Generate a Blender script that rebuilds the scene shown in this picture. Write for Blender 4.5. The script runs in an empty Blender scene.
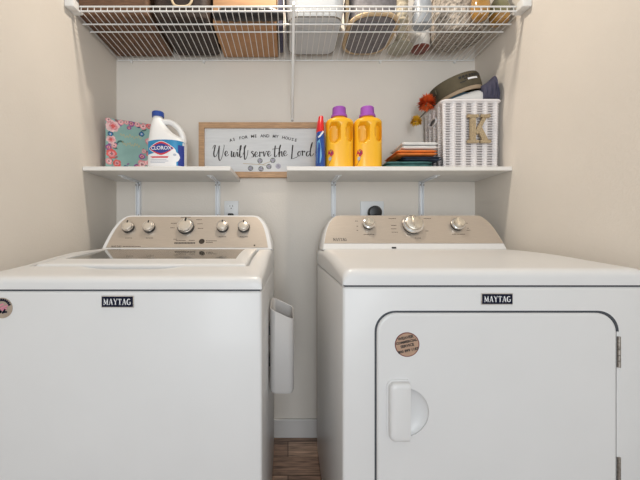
import bpy, bmesh, math, random
from mathutils import Vector, Matrix, noise
R = math.radians
random.seed(7)
scene = bpy.context.scene
COL = scene.collection

# ------------------------------------------------------------------ materials
def mat(name, col, rough=0.5, metal=0.0, bump=0.0, bscale=200.0, var=0.0, vscale=8.0, coat=0.0, trans=0.0,
        emit=None, stretch=None, ior=1.5, sheen=0.0, spec=0.5):
    m = bpy.data.materials.new(name); m.use_nodes = True
    nt = m.node_tree; b = nt.nodes['Principled BSDF']
    b.inputs['Base Color'].default_value = (*col, 1)
    b.inputs['Roughness'].default_value = rough
    b.inputs['Metallic'].default_value = metal
    b.inputs['Coat Weight'].default_value = coat
    b.inputs['Coat Roughness'].default_value = 0.08
    b.inputs['Transmission Weight'].default_value = trans
    b.inputs['IOR'].default_value = ior
    b.inputs['Specular IOR Level'].default_value = spec
    if sheen: b.inputs['Sheen Weight'].default_value = sheen
    tc = nt.nodes.new('ShaderNodeTexCoord')
    src = tc.outputs['Object']
    if stretch:
        mp = nt.nodes.new('ShaderNodeMapping'); mp.inputs['Scale'].default_value = stretch
        nt.links.new(src, mp.inputs['Vector']); src = mp.outputs['Vector']
    if var:
        n = nt.nodes.new('ShaderNodeTexNoise'); n.inputs['Scale'].default_value = vscale; n.inputs['Detail'].default_value = 4
        nt.links.new(src, n.inputs['Vector'])
        r = nt.nodes.new('ShaderNodeValToRGB')
        r.color_ramp.elements[0].position = 0.3; r.color_ramp.elements[1].position = 0.7
        r.color_ramp.elements[0].color = (*[c*(1-var) for c in col], 1)
        r.color_ramp.elements[1].color = (*[min(1, c*(1+var)) for c in col], 1)
        nt.links.new(n.outputs['Fac'], r.inputs['Fac']); nt.links.new(r.outputs['Color'], b.inputs['Base Color'])
    if bump:
        n = nt.nodes.new('ShaderNodeTexNoise'); n.inputs['Scale'].default_value = bscale; n.inputs['Detail'].default_value = 3
        nt.links.new(src, n.inputs['Vector'])
        bp = nt.nodes.new('ShaderNodeBump'); bp.inputs['Strength'].default_value = bump; bp.inputs['Distance'].default_value = 0.003
        nt.links.new(n.outputs['Fac'], bp.inputs['Height']); nt.links.new(bp.outputs['Normal'], b.inputs['Normal'])
    return m

M = {}
M['wall'] = mat('wall_paint', (0.75, 0.70, 0.637), 0.75, bump=0.25, bscale=120, var=0.025, vscale=3)
M['ceiling'] = mat('ceiling_paint', (0.8, 0.79, 0.77), 0.9, bump=0.2, bscale=120)
M['trim'] = mat('trim_paint', (0.66, 0.645, 0.63), 0.45)
M['enamel'] = mat('white_enamel', (0.70, 0.70, 0.70), 0.36, spec=0.4, coat=0.06, bump=0.02, bscale=400, var=0.01)
M['gap'] = mat('gap_shade', (0.05, 0.056, 0.068), 0.6)  # dark colour standing in for shade in the seams and door groove
M['glass_dark'] = mat('smoked_glass', (0.05, 0.05, 0.046), 0.06, coat=0.4, ior=1.55)
M['panel'] = mat('champagne_metal', (0.53, 0.465, 0.40), 0.38, metal=0.55, bump=0.04, bscale=60, var=0.05, vscale=30, stretch=(1, 1, 30))
M['knob_face'] = mat('knob_champagne', (0.66, 0.60, 0.52), 0.3, metal=0.5, var=0.03)
M['chrome'] = mat('chrome', (0.78, 0.78, 0.78), 0.12, metal=1.0)
M['chrome_brush'] = mat('brushed_chrome', (0.70, 0.66, 0.59), 0.36, metal=1.0, var=0.18, vscale=40)
M['black'] = mat('black_plastic', (0.012, 0.012, 0.013), 0.35)
M['print'] = mat('dark_print', (0.05, 0.04, 0.032), 0.6, spec=0.2)
M['navy'] = mat('badge_navy', (0.006, 0.008, 0.025), 0.6, spec=0.15)
M['badge_white'] = mat('badge_white', (0.82, 0.83, 0.85), 0.4)
M['bin'] = mat('grey_white_plastic', (0.53, 0.51, 0.495), 0.5)
M['shelf'] = mat('white_melamine', (0.78, 0.76, 0.73), 0.45, var=0.02, vscale=4)
M['bracket'] = mat('white_bracket_paint', (0.82, 0.84, 0.87), 0.4)
M['wire'] = mat('white_vinyl_wire', (0.80, 0.80, 0.79), 0.35)
M['outlet'] = mat('outlet_white', (0.76, 0.78, 0.80), 0.4)
M['steel'] = mat('hinge_steel', (0.33, 0.30, 0.27), 0.4, metal=0.8, var=0.3, vscale=150)
M['yellow'] = mat('yellow_plastic', (0.90, 0.47, 0.015), 0.32, coat=0.2)
M['purple'] = mat('purple_plastic', (0.34, 0.085, 0.45), 0.38)
M['purple_dark'] = mat('purple_print', (0.10, 0.02, 0.13), 0.4)
M['red'] = mat('red_plastic', (0.68, 0.015, 0.02), 0.35)
M['crimson'] = mat('crimson_print', (0.45, 0.01, 0.06), 0.4)
M['blue'] = mat('blue_print', (0.015, 0.07, 0.32), 0.25, var=0.3, vscale=35)
M['lightblue'] = mat('light_blue_print', (0.16, 0.42, 0.66), 0.3, var=0.2, vscale=60)
M['jug_white'] = mat('jug_white', (0.82, 0.82, 0.82), 0.4)
M['cap_blue'] = mat('cap_blue', (0.012, 0.055, 0.30), 0.35)
M['label_teal'] = mat('label_teal', (0.015, 0.25, 0.52), 0.35, var=0.2, vscale=12)
M['label_navy'] = mat('label_navy', (0.02, 0.04, 0.26), 0.35)
M['label_white'] = mat('label_white', (0.80, 0.80, 0.82), 0.4)
M['label_red'] = mat('label_red', (0.62, 0.02, 0.04), 0.4)
M['label_grey'] = mat('label_grey', (0.42, 0.46, 0.55), 0.4)
M['oak'] = mat('oak_frame', (0.50, 0.30, 0.16), 0.5, var=0.18, vscale=12, stretch=(2, 20, 20))
M['sign_white'] = mat('sign_white', (0.72, 0.73, 0.74), 0.6, var=0.05, vscale=9, stretch=(1, 8, 8))
M['ink'] = mat('sign_ink', (0.05, 0.042, 0.042), 0.6, spec=0.2)
M['leaf_grey'] = mat('painted_leaf', (0.16, 0.18, 0.16), 0.6, var=0.4, vscale=150)
M['leaf_lilac'] = mat('painted_lilac', (0.44, 0.42, 0.50), 0.6, var=0.15, vscale=150)
M['stem_tan'] = mat('painted_stem', (0.55, 0.44, 0.30), 0.6)
M['teal'] = mat('canvas_teal', (0.25, 0.42, 0.385), 0.6, var=0.12, vscale=14)
M['pink'] = mat('paint_pink', (0.72, 0.28, 0.30), 0.6, var=0.22, vscale=60)
M['pink_pale'] = mat('paint_pale_pink', (0.80, 0.52, 0.52), 0.6, var=0.15, vscale=60)
M['coral'] = mat('paint_coral', (0.68, 0.10, 0.09), 0.6, var=0.2, vscale=60)
M['magenta'] = mat('paint_purple', (0.27, 0.07, 0.28), 0.6, var=0.3, vscale=60)
M['navy_paint'] = mat('paint_navy', (0.04, 0.08, 0.16), 0.6)
M['dark_leaf'] = mat('paint_dark_leaf', (0.05, 0.14, 0.12), 0.6, var=0.2, vscale=60)
M['gold'] = mat('paint_gold', (0.55, 0.42, 0.16), 0.5)
M['edge_red'] = mat('canvas_edge', (0.28, 0.11, 0.13), 0.6, var=0.3, vscale=50)
M['wicker'] = mat('white_wicker', (0.78, 0.75, 0.755), 0.6)
M['wicker_in'] = mat('wicker_inside_shade', (0.55, 0.51, 0.50), 0.7)  # white wicker painted darker, as shade behind the weave openings
M['glitter'] = mat('tan_glitter', (0.44, 0.34, 0.21), 0.5, metal=0.35, bump=0.6, bscale=500, var=0.45, vscale=350)
M['olive'] = mat('olive_cloth', (0.085, 0.070, 0.042), 0.85, bump=0.2, bscale=600, var=0.15, vscale=30)
M['tan_cloth'] = mat('tan_cloth', (0.38, 0.29, 0.20), 0.85, bump=0.2, bscale=500)
M['white_cloth'] = mat('white_cloth', (0.72, 0.71, 0.70), 0.9, bump=0.2, bscale=500, var=0.05, vscale=20)
M['blue_cloth'] = mat('blue_cloth', (0.22, 0.36, 0.47), 0.9, bump=0.2, bscale=500, var=0.15)
M['slate_cloth'] = mat('slate_cloth', (0.062, 0.060, 0.098), 0.9, bump=0.2, bscale=500, var=0.15, vscale=30)
M['teal_cloth'] = mat('teal_cloth', (0.05, 0.15, 0.15), 0.9, bump=0.25, bscale=500, var=0.35, vscale=40)
M['navy_cloth'] = mat('navy_cloth', (0.02, 0.035, 0.065), 0.9, bump=0.25, bscale=500, var=0.3, vscale=40)
M['orange_cloth'] = mat('orange_cloth', (0.72, 0.20, 0.035), 0.9, bump=0.25, bscale=500, var=0.15, vscale=40)
M['petal_orange'] = mat('orange_petal', (0.75, 0.12, 0.02), 0.7, var=0.25, vscale=60)
M['petal_yellow'] = mat('yellow_petal', (0.80, 0.47, 0.03), 0.7, var=0.2, vscale=60)
M['brown_wicker'] = mat('brown_wicker', (0.15, 0.075, 0.04), 0.65, var=0.35, vscale=25, stretch=(1, 1, 12), bump=0.4, bscale=140)
M['dark_wicker'] = mat('dark_wicker', (0.032, 0.019, 0.014), 0.6, var=0.5, vscale=40, bump=0.4, bscale=140)
M['rope'] = mat('cream_rope', (0.60, 0.48, 0.32), 0.8, bump=0.4, bscale=200)
M['box'] = mat('brown_cardboard', (0.47, 0.26, 0.13), 0.7, var=0.08, vscale=20, stretch=(1, 1, 8))
M['tub'] = mat('grey_tub', (0.62, 0.64, 0.66), 0.45)
M['tub_rim'] = mat('tub_rim', (0.17, 0.15, 0.12), 0.5)
M['grey_felt'] = mat('grey_felt', (0.21, 0.20, 0.21), 0.9, bump=0.3, bscale=300, var=0.2, vscale=60)
M['jute'] = mat('jute', (0.60, 0.45, 0.28), 0.9, bump=0.5, bscale=250, var=0.15, vscale=60)
M['sand_rope'] = mat('carved_cream', (0.50, 0.44, 0.33), 0.8, bump=0.6, bscale=160, var=0.25, vscale=90)
M['olive_base'] = mat('olive_base', (0.40, 0.38, 0.30), 0.6, var=0.12, vscale=40)
M['ceramic'] = mat('white_ceramic', (0.75, 0.74, 0.72), 0.3)
M['brick_red'] = mat('brick_red', (0.20, 0.055, 0.04), 0.5, var=0.2, vscale=40)
M['blue_grey'] = mat('blue_grey', (0.33, 0.36, 0.40), 0.35, var=0.15, vscale=40)
M['tweed'] = mat('speckled_weave', (0.38, 0.33, 0.28), 0.75, bump=0.7, bscale=170, var=0.75, vscale=85)
M['amber'] = mat('amber_glass', (0.42, 0.22, 0.05), 0.15, coat=0.5, var=0.25, vscale=20)
M['olive_glass'] = mat('olive_glass', (0.20, 0.19, 0.10), 0.2, coat=0.5)
M['tan_route'] = mat('sticker_tan', (0.36, 0.29, 0.23), 0.5, var=0.1, vscale=80)
M['sticker_brown'] = mat('sticker_brown', (0.42, 0.27, 0.185), 0.55, var=0.06, vscale=60)
M['sticker_ring'] = mat('sticker_ring', (0.16, 0.035, 0.03), 0.5)
M['sticker_pink'] = mat('sticker_pink', (0.62, 0.20, 0.30), 0.5)

# floor: worn brown planks
def floor_mat():
    m = bpy.data.materials.new('plank_floor'); m.use_nodes = True
    nt = m.node_tree; b = nt.nodes['Principled BSDF']; b.inputs['Roughness'].default_value = 0.5
    tc = nt.nodes.new('ShaderNodeTexCoord')
    br = nt.nodes.new('ShaderNodeTexBrick'); br.inputs['Scale'].default_value = 1.0
    br.inputs['Brick Width'].default_value = 0.9; br.inputs['Row Height'].default_value = 0.115
    br.inputs['Mortar Size'].default_value = 0.0018
    br.inputs['Color1'].default_value = (0.19, 0.132, 0.104, 1); br.inputs['Color2'].default_value = (0.30, 0.225, 0.18, 1)
    br.inputs['Mortar'].default_value = (0.02, 0.014, 0.01, 1)
    nt.links.new(tc.outputs['Object'], br.inputs['Vector'])
    mp = nt.nodes.new('ShaderNodeMapping'); mp.inputs['Scale'].default_value = (5, 40, 1)
    nt.links.new(tc.outputs['Object'], mp.inputs['Vector'])
    n = nt.nodes.new('ShaderNodeTexNoise'); n.inputs['Scale'].default_value = 2; n.inputs['Detail'].default_value = 6
    nt.links.new(mp.outputs['Vector'], n.inputs['Vector'])
    r = nt.nodes.new('ShaderNodeValToRGB')
    r.color_ramp.elements[0].position = 0.3; r.color_ramp.elements[0].color = (0.35, 0.33, 0.33, 1)
    r.color_ramp.elements[1].position = 0.72; r.color_ramp.elements[1].color = (1.7, 1.55, 1.45, 1)
    nt.links.new(n.outputs['Fac'], r.inputs['Fac'])
    mx = nt.nodes.new('ShaderNodeMix'); mx.data_type = 'RGBA'; mx.blend_type = 'MULTIPLY'; mx.inputs['Factor'].default_value = 1
    nt.links.new(br.outputs['Color'], mx.inputs['A']); nt.links.new(r.outputs['Color'], mx.inputs['B'])
    nt.links.new(mx.outputs['Result'], b.inputs['Base Color'])
    return m
M['floor'] = floor_mat()

# ------------------------------------------------------------------ object helpers
WL = {}
def thing(name, label, cat, loc, group=None):
    o = bpy.data.objects.new(name, None); COL.objects.link(o)
    o.empty_display_size = 0.05; o.location = loc
    o['label'] = label; o['category'] = cat
    if group: o['group'] = group
    WL[o.name] = Vector(loc); return o
def obj(name, bm, m, parent=None, smooth=40, loc=None, label=None):
    """link a bmesh (in world coordinates) as ONE object; its origin is the parent's, or loc"""
    base = WL[parent.name] if parent else Vector(loc or (0, 0, 0))
    bmesh.ops.translate(bm, verts=bm.verts, vec=-base)
    bmesh.ops.recalc_face_normals(bm, faces=bm.faces)
    me = bpy.data.meshes.new(name); bm.to_mesh(me); bm.free()
    ms = m if isinstance(m, (list, tuple)) else [m]
    for k in ms: me.materials.append(M[k])
    if smooth:
        for p in me.polygons: p.use_smooth = True
        me.set_sharp_from_angle(angle=R(smooth))
    o = bpy.data.objects.new(name, me); COL.objects.link(o)
    if parent: o.parent = parent
    else: o.location = base
    WL[o.name] = base.copy()
    if label: o['label'] = label
    return o
def solo(name, bm, m, label, cat, loc, group=None, smooth=40):
    o = obj(name, bm, m, None, smooth, loc); o['label'] = label; o['category'] = cat
    if group: o['group'] = group
    return o
def struct(name, bm, m):
    o = obj(name, bm, m, None, 0); o['kind'] = 'structure'; return o

def BM(): return bmesh.new()
def box(bm, x0, x1, y0, y1, z0, z1, bev=0.0, seg=2, mi=0):
    r = bmesh.ops.create_cube(bm, size=1)
    vs = r['verts']
    for v in vs:
        v.co = Vector(((x0+x1)/2 + v.co.x*(x1-x0), (y0+y1)/2 + v.co.y*(y1-y0), (z0+z1)/2 + v.co.z*(z1-z0)))
    fs = set(f for v in vs for f in v.link_faces)
    for f in fs: f.material_index = mi
    if bev:
        es = list(set(e for v in vs for e in v.link_edges))
        bmesh.ops.bevel(bm, geom=es, offset=bev, segments=seg, profile=0.5, affect='EDGES', clamp_overlap=True)
    return bm
def loft(bm, rings, cap=True, closed=True, mi=0):
    vr = [[bm.verts.new(p) for p in r] for r in rings]
    n = len(vr[0])
    for a, b in zip(vr[:-1], vr[1:]):
        for i in range(n if closed else n-1):
            j = (i+1) % n
            f = bm.faces.new((a[i], a[j], b[j], b[i])); f.material_index = mi
    if cap:
        for r in (vr[0], vr[-1]):
            f = bm.faces.new(r); f.material_index = mi
    return vr
def frame_for(d):
    d = d.normalized(); up = Vector((0, 0, 1)) if abs(d.z) < 0.95 else Vector((0, 1, 0))
    a = d.cross(up).normalized(); return a, a.cross(d).normalized()
def tube(bm, pts, r, seg=8, cap=True, closed=False, mi=0):
    pts = [Vector(p) for p in pts]; rings = []; n = len(pts)
    rr = r if isinstance(r, (list, tuple)) else [r]*n
    for i, p in enumerate(pts):
        if closed: d = pts[(i+1) % n] - pts[i-1]
        else: d = pts[min(i+1, n-1)] - pts[max(i-1, 0)]
        a, b = frame_for(d)
        rings.append([p + (a*math.cos(t) + b*math.sin(t))*rr[i] for t in [2*math.pi*k/seg for k in range(seg)]])
    if closed: rings.append(rings[0])
    loft(bm, rings, cap and not closed, mi=mi)
    if closed: bmesh.ops.remove_doubles(bm, verts=bm.verts, dist=1e-6)
    return bm
def lathe(bm, prof, c, seg=32, axis=(0, 0, 1), cap=True, mi=0, sx=1.0, sy=1.0):
    """prof: (radius, distance along axis)"""
    ax = Vector(axis).normalized(); a, b = frame_for(ax); c = Vector(c)
    if abs(ax.z) > 0.99: a, b = Vector((1, 0, 0)), Vector((0, 1, 0))
    rings = [[c + ax*h + (a*math.cos(t)*sx + b*math.sin(t)*sy)*max(r, 1e-4) for t in [2*math.pi*k/seg for k in range(seg)]] for r, h in prof]
    loft(bm, rings, cap, mi=mi); return bm
def prism(bm, pts, f0, f1, mi=0):
    """pts 2D, f0/f1 map 2D to 3D for the two ends"""
    loft(bm, [[Vector(f0(u, v)) for u, v in pts], [Vector(f1(u, v)) for u, v in pts]], True, mi=mi); return bm
def rrect(u0, u1, v0, v1, r, n=6):
    out = []
    rs = r if isinstance(r, (list, tuple)) else [r]*4
    for (cu, cv, a0), q in zip(((u1, v0, -90), (u1, v1, 0), (u0, v1, 90), (u0, v0, 180)), rs):
        q = max(q, 1e-5)
        cc = (cu - q if cu == u1 else cu + q, cv + q if cv == v0 else cv - q)
        for k in range(n+1):
            t = R(a0 + 90*k/n); out.append((cc[0] + q*math.cos(t), cc[1] + q*math.sin(t)))
    return out
def selps(a, b, n, seg=48):
    out = []
    for k in range(seg):
        t = 2*math.pi*k/seg; c, s = math.cos(t), math.sin(t)
        out.append((a*math.copysign(abs(c)**(2/n), c), b*math.copysign(abs(s)**(2/n), s)))
    return out
def smooth_path(pts, sub=6):
    pts = [Vector(p) for p in pts]; out = []
    for i in range(len(pts)-1):
        p0 = pts[max(i-1, 0)]; p1 = pts[i]; p2 = pts[i+1]; p3 = pts[min(i+2, len(pts)-1)]
        for k in range(sub):
            t = k/sub
            out.append(0.5*((2*p1) + (p2-p0)*t + (2*p0-5*p1+4*p2-p3)*t*t + (3*p1-p0-3*p2+p3)*t**3))
    out.append(pts[-1]); return out
def interp(tab, x):
    if x <= tab[0][0]: return tab[0][1]
    for i, ((a, u), (b, v)) in enumerate(zip(tab[:-1], tab[1:])):
        if x <= b:
            h = b-a; t = (x-a)/h
            m0 = (v-u)/h if i == 0 else (v-tab[i-1][1])/(b-tab[i-1][0])
            m1 = (v-u)/h if i+2 >= len(tab) else (tab[i+2][1]-u)/(tab[i+2][0]-a)
            return (2*t**3-3*t*t+1)*u + (t**3-2*t*t+t)*h*m0 + (-2*t**3+3*t*t)*v + (t**3-t*t)*h*m1
    return tab[-1][1]
def flat(bm, poly, f, mi=0):
    vs = [bm.verts.new(f(u, v)) for u, v in poly]
    fc = bm.faces.new(vs); fc.material_index = mi
def slab(bm, poly, f, th, mi=0):
    """thin solid on a surface: f(u, v, h) with h the height off the surface"""
    loft(bm, [[Vector(f(u, v, 0.0)) for u, v in poly], [Vector(f(u, v, th)) for u, v in poly]], True, mi=mi)
def disc(bm, u, v, r, f, th, mi=0, seg=20, e=1.0):
    slab(bm, [(u + r*math.cos(2*math.pi*k/seg), v + e*r*math.sin(2*math.pi*k/seg)) for k in range(seg)], f, th, mi)
def text_slab(bm, body, u0, v0, size, f, th, align='CENTER', mi=0, rot=0.0, space=1.0, bold=0.0):
    cu = bpy.data.curves.new('lettering', 'FONT'); cu.body = body; cu.size = size; cu.align_x = align; cu.align_y = 'CENTER'
    cu.space_character = space; cu.offset = bold; cu.resolution_u = 2
    o = bpy.data.objects.new('lettering', cu); COL.objects.link(o)
    dg = bpy.context.evaluated_depsgraph_get(); me = o.evaluated_get(dg).to_mesh()
    c, s = math.cos(rot), math.sin(rot)
    vs = [bm.verts.new(Vector(f(u0 + v.co.x*c - v.co.y*s, v0 + v.co.x*s + v.co.y*c, th))) for v in me.vertices]
    for p in me.polygons:
        try: fc = bm.faces.new([vs[i] for i in p.vertices]); fc.material_index = mi
        except ValueError: pass
    o.evaluated_get(dg).to_mesh_clear(); bpy.data.objects.remove(o); bpy.data.curves.remove(cu)
def stroke(bm, pts, w, f, th, mi=0):
    """flat ribbon along 2D points; w is a width or a function of the direction"""
    P = [Vector((p[0], p[1])) for p in pts]; L = []; Rr = []
    for i in range(len(P)):
        d = P[min(i+1, len(P)-1)] - P[max(i-1, 0)]
        if d.length < 1e-9: d = Vector((1, 0))
        d.normalize(); n = Vector((-d.y, d.x)); ww = (w(d) if callable(w) else w)/2
        L.append(P[i] + n*ww); Rr.append(P[i] - n*ww)
    a = [bm.verts.new(Vector(f(p.x, p.y, th))) for p in L]; b = [bm.verts.new(Vector(f(p.x, p.y, th))) for p in Rr]
    for i in range(len(P)-1):
        fc = bm.faces.new((a[i], a[i+1], b[i+1], b[i])); fc.material_index = mi

# slab-serif capitals: stems thick, cross strokes thin
def serif_word(bm, word, u0, v0, h, width, f, th, mi=0):
    G = {
     'M': (1.15, [((.17,0),(.17,1),.10), ((.17,1),(.56,.12),.20), ((.56,.12),(.93,1),.09), ((.93,0),(.93,1),.22)], [(.02,.32,0),(.76,1.1,0),(.02,.28,1),(.85,1.1,1)]),
     'A': (1.0, [((.14,0),(.47,1),.09), ((.50,1),(.84,0),.22), ((.27,.33),(.7,.33),.09)], [(.0,.30,0),(.66,1.0,0)]),
     'Y': (1.0, [((.14,1),(.5,.45),.21), ((.86,1),(.5,.45),.09), ((.5,0),(.5,.5),.22)], [(.0,.32,1),(.72,1.0,1),(.34,.68,0)]),
     'T': (.88, [((.44,0),(.44,1),.22), ((.04,.94),(.84,.94),.10), ((.06,.74),(.06,.98),.07), ((.82,.74),(.82,.98),.07)], [(.26,.62,0)]),
     'G': (1.0, 'G', [(.58,.98,.44)]),
     'K': (1.0, [((.22,0),(.22,1),.24), ((.3,.42),(.80,1),.13), ((.42,.56),(.82,0),.24)], [(.0,.46,0),(.0,.46,1),(.56,1.02,0),(.58,1.02,1)]),
    }
    tot = sum(G[c][0] for c in word) + .06*(len(word)-1); k = width/tot; u = u0
    for c in word:
        w, st, sf = G[c]
        def T(p): return (u + p[0]*k, v0 + p[1]*h)
        if st == 'G':
            pts = [(.5+.40*math.cos(R(a)), .5+.45*math.sin(R(a))) for a in range(48, 322, 12)]
            stroke(bm, [T(p) for p in pts], lambda d: k*(.09+.14*abs(d.y)), f, th, mi)
            stroke(bm, [T((.82,.08)), T((.82,.46))], k*.2, f, th, mi)
        else:
            for a, b, t in st: stroke(bm, [T(a), T(b)], k*t, f, th, mi)
        for a, b, y in sf:
            y = .045 if y == 0 else .955 if y == 1 else y
            stroke(bm, [T((a, y)), T((b, y))], h*.09, f, th, mi)
        u += (w + .06)*k

def front(y0):
    """a vertical surface facing the camera side at depth y0"""
    return lambda u, v, h: (u, y0 - h, v)

# ------------------------------------------------------------------ the room
XL, XR, YB, ZC, YF = -0.842, 0.918, 1.65, 2.44, -0.9
def plane_box(*a): return box(BM(), *a)
struct('wall_back', plane_box(XL-.1, XR+.1, YB, YB+.1, -.1, ZC+.1), 'wall')
struct('wall_left', plane_box(XL-.1, XL, YF, YB, -.1, ZC+.1), 'wall')
struct('wall_right', plane_box(XR, XR+.1, YF, YB, -.1, ZC+.1), 'wall')
struct('floor', plane_box(XL-.1, XR+.1, YF, YB+.1, -.1, 0), 'floor')
struct('ceiling', plane_box(XL-.1, XR+.1, YF, YB+.1, ZC, ZC+.1), 'ceiling')
def baseboard(nm, x0, x1, y0, y1):
    struct(nm, box(BM(), x0, x1, y0, y1, 0.0, 0.091, 0.004, 2), 'trim')
baseboard('baseboard_back', XL, XR, YB-.014, YB)
baseboard('baseboard_left', XL, XL+.014, YF, YB-.015)
baseboard('baseboard_right', XR-.014, XR, YF, YB-.015)

# ------------------------------------------------------------------ washing machine and clothes dryer
S_DIR = Vector((0, .08, .141)).normalized(); N_DIR = Vector((0, -.141, .08)).normalized()
CY0, CZ0, CLEN = 1.32, .930, math.hypot(.08, .141)
def console_face(u, s, h):
    """u along the machine, s metres up the slanted face, h off it"""
    p = Vector((u, CY0, CZ0)) + S_DIR*s + N_DIR*h
    return (p.x, p.y, p.z)
def console_outline(x0, x1, off=0.0, s0=0.0, s1=CLEN):
    L = [(0, 0), (.03, .0035), (.065, .0105), (.095, .0185), (.118, .028), (.135, .038), (.148, .049), (.157, .060), (.1605, .070), (.1621, .082)]
    pts = []
    for s, ins in L: pts.append((x0 + ins, s))
    for s, ins in reversed(L): pts.append((x1 - ins, s))
    if not off and s0 == 0: return pts
    out = []
    cx, cs = (x0+x1)/2, CLEN/2
    for u, s in pts:
        uu = u + math.copysign(off, cx-u)
        ss = min(max(s, s0), s1 - 0.0)
        if s > s1: ss = s1 - (CLEN - s)*.3
        out.append((uu, ss))
    return out
def console(parent, x0, x1, border, s0, s1):
    bm = BM(); o = console_outline(x0, x1)
    r0 = [Vector(console_face(u + math.copysign(.003, (x0+x1)/2-u), max(.002, s-.003), 0.0)) for u, s in o]
    r1 = [Vector(console_face(u, s, -.004)) for u, s in o]
    r2 = [Vector((p.x, 1.49, p.z)) for p in r1]
    r3 = [Vector((p.x + math.copysign(.004, (x0+x1)/2-p.x), 1.499, p.z - .003)) for p in r1]
    loft(bm, [r0, r1, r2, r3]); c = obj('console', bm, 'enamel', parent, 35)
    bm = BM(); slab(bm, console_outline(x0, x1, border, s0, s1), console_face, .0015)
    p = obj('control_panel', bm, 'panel', c, 30, label='champagne metal control panel')
    return c, p
def badge(parent, x0, z0, w, h, y):
    bm = BM(); box(bm, x0-.002, x0+w+.002, y-.003, y+.0005, z0-.002, z0+h+.002, .0008, 1)
    b = obj('badge', bm, 'chrome', parent, label='navy badge with white brand lettering in a silver edge')
    bm = BM(); box(bm, x0, x0+w, y-.0036, y-.0025, z0, z0+h); obj('badge_plate', bm, 'navy', parent=b)
    bm = BM(); serif_word(bm, 'MAYTAG', x0+w*.055, z0+h*.2, h*.6, w*.89, front(y-.0036), .0005); obj('lettering', bm, 'badge_white', b, 0)
def top_grid(bm, x0, x1, crown, ys, xs, z_low, hfun):
    """a crowned sheet-metal top: surface from hfun(x, y), skirts down to z_low"""
    V = [[bm.verts.new((x, y, hfun(x, y))) for x in xs] for y in ys]
    for j in range(len(ys)-1):
        for i in range(len(xs)-1):
            bm.faces.new((V[j][i], V[j][i+1], V[j+1][i+1], V[j+1][i]))
    ring = V[0][:] + [r[-1] for r in V[1:]] + V[-1][:-1][::-1] + [r[0] for r in V[1:-1]][::-1]
    low = [bm.verts.new((v.co.x, v.co.y, z_low)) for v in ring]
    n = len(ring)
    for i in range(n):
        j = (i+1) % n; bm.faces.new((ring[i], ring[j], low[j], low[i]))
    bm.faces.new(low)
def spaced(a, b, n): return [a + (b-a)*k/n for k in range(n+1)]
def edge_drop(d, r):
    return 0.0 if d >= r else r - math.sqrt(max(0, r*r - (r-d)**2))

WX0, WX1, DX0, DX1, FY, BY = -.762, -.062, .130, .867, .80, 1.50

# --- washer
w = thing('washing_machine', 'white top-loading washing machine with five-knob console and smoked glass lid, under the left shelf', 'washing machine', ((WX0+WX1)/2, 1.15, 0))
obj('cabinet', box(BM(), WX0, WX1, FY, BY, .035, .8485, .007, 3), 'enamel', w)
obj('top_gap_shade', box(BM(), WX0+.006, WX1-.006, FY+.005, BY-.006, .847, .853), 'gap', w)  # dark strip as painted shade in the seam under the top
for x in (WX0+.06, WX1-.06):
    for y in (FY+.06, BY-.06):
        obj('foot', lathe(BM(), [(.022, 0), (.024, .004), (.024, .015), (.010, .016), (.010, .04)], (x, y, 0), 16), 'black', w)
wc = [(.80, .880), (.84, .886), (.889, .890), (.985, .9005), (1.10, .917), (1.2, .9265), (1.32, .930), (1.5, .930)]
LX0, LX1, LY0, LY1 = -.716, -.118, .950, 1.300
def wtop(x, y):
    z = interp(wc, y)
    z -= edge_drop(min(x-WX0, WX1-x), .014) + edge_drop(y-FY, .016)
    if LX0-.011 < x < LX1+.011 and LY0-.006 < y < LY1+.006: z -= .014
    g = max(0, 1-((x+.44)/.14)**4)*max(0, 1-((y-.93)/.028)**2)
    return z - .011*g
eps = .0012
xs = sorted(set([WX0+t for t in (0, .0008, .003, .007, .014)] + [WX1-t for t in (0, .0008, .003, .007, .014)] +
     [LX0-.011, LX0-.011+eps, LX0+.01, LX1-.01, LX1+.011-eps, LX1+.011] + spaced(-.70, -.14, 44)))
ys = sorted(set([FY+t for t in (0, .001, .004, .009, .016, .03, .06)] + spaced(.88, LY0-.0065, 12) + [LY0-.006, LY0-.006+eps, LY1+.006-eps, LY1+.006] +
     spaced(.96, 1.49, 26) + [BY]))
bm = BM(); top_grid(bm, WX0, WX1, wc, ys, xs, .8525, wtop); obj('top_deck', bm, 'enamel', w, 35)
# lid: white frame around smoked glass
GX0, GX1, GY0, GY1 = -.688, -.160, 1.030, 1.283
bm = BM()
lxs = sorted(set([LX0, LX0+.001, LX0+.004, LX0+.008, LX1-.008, LX1-.004, LX1-.001, LX1, GX0, GX0+.0015, GX1, GX1-.0015] + spaced(GX0, GX1, 8)))
lys = sorted(set([LY0, LY0+.001, LY0+.004, LY0+.008, .98, 1.0, GY0, GY0+.0015, GY1-.0015, GY1, LY1-.004, LY1] + spaced(GY0, GY1, 10)))
def gz(y): return interp(wc, GY0) + .0035 + (interp(wc, GY1) - interp(wc, GY0))*(y-GY0)/(GY1-GY0)
def ltop(x, y):
    z = interp(wc, y) + .0045 - edge_drop(min(x-LX0, LX1-x), .008) - edge_drop(y-LY0, .008)
    if GX0 < x < GX1 and GY0 < y < GY1: z = gz(y) - .0015
    return z
top_grid(bm, LX0, LX1, wc, lys, lxs, .878, lambda x, y: ltop(x, y))
for v in bm.verts:
    if abs(v.co.z - .878) < 1e-5: v.co.z = interp(wc, v.co.y) - .0125
lid = obj('lid', bm, 'enamel', w, 35)
bm = BM()
rings = []
for y in spaced(GY0+.001, GY1-.001, 14):
    z = gz(y)
    rings.append([(GX0+.001, y, z-.0022), (GX1-.001, y, z-.0022), (GX1-.001, y, z), (GX0+.001, y, z)])
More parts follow.
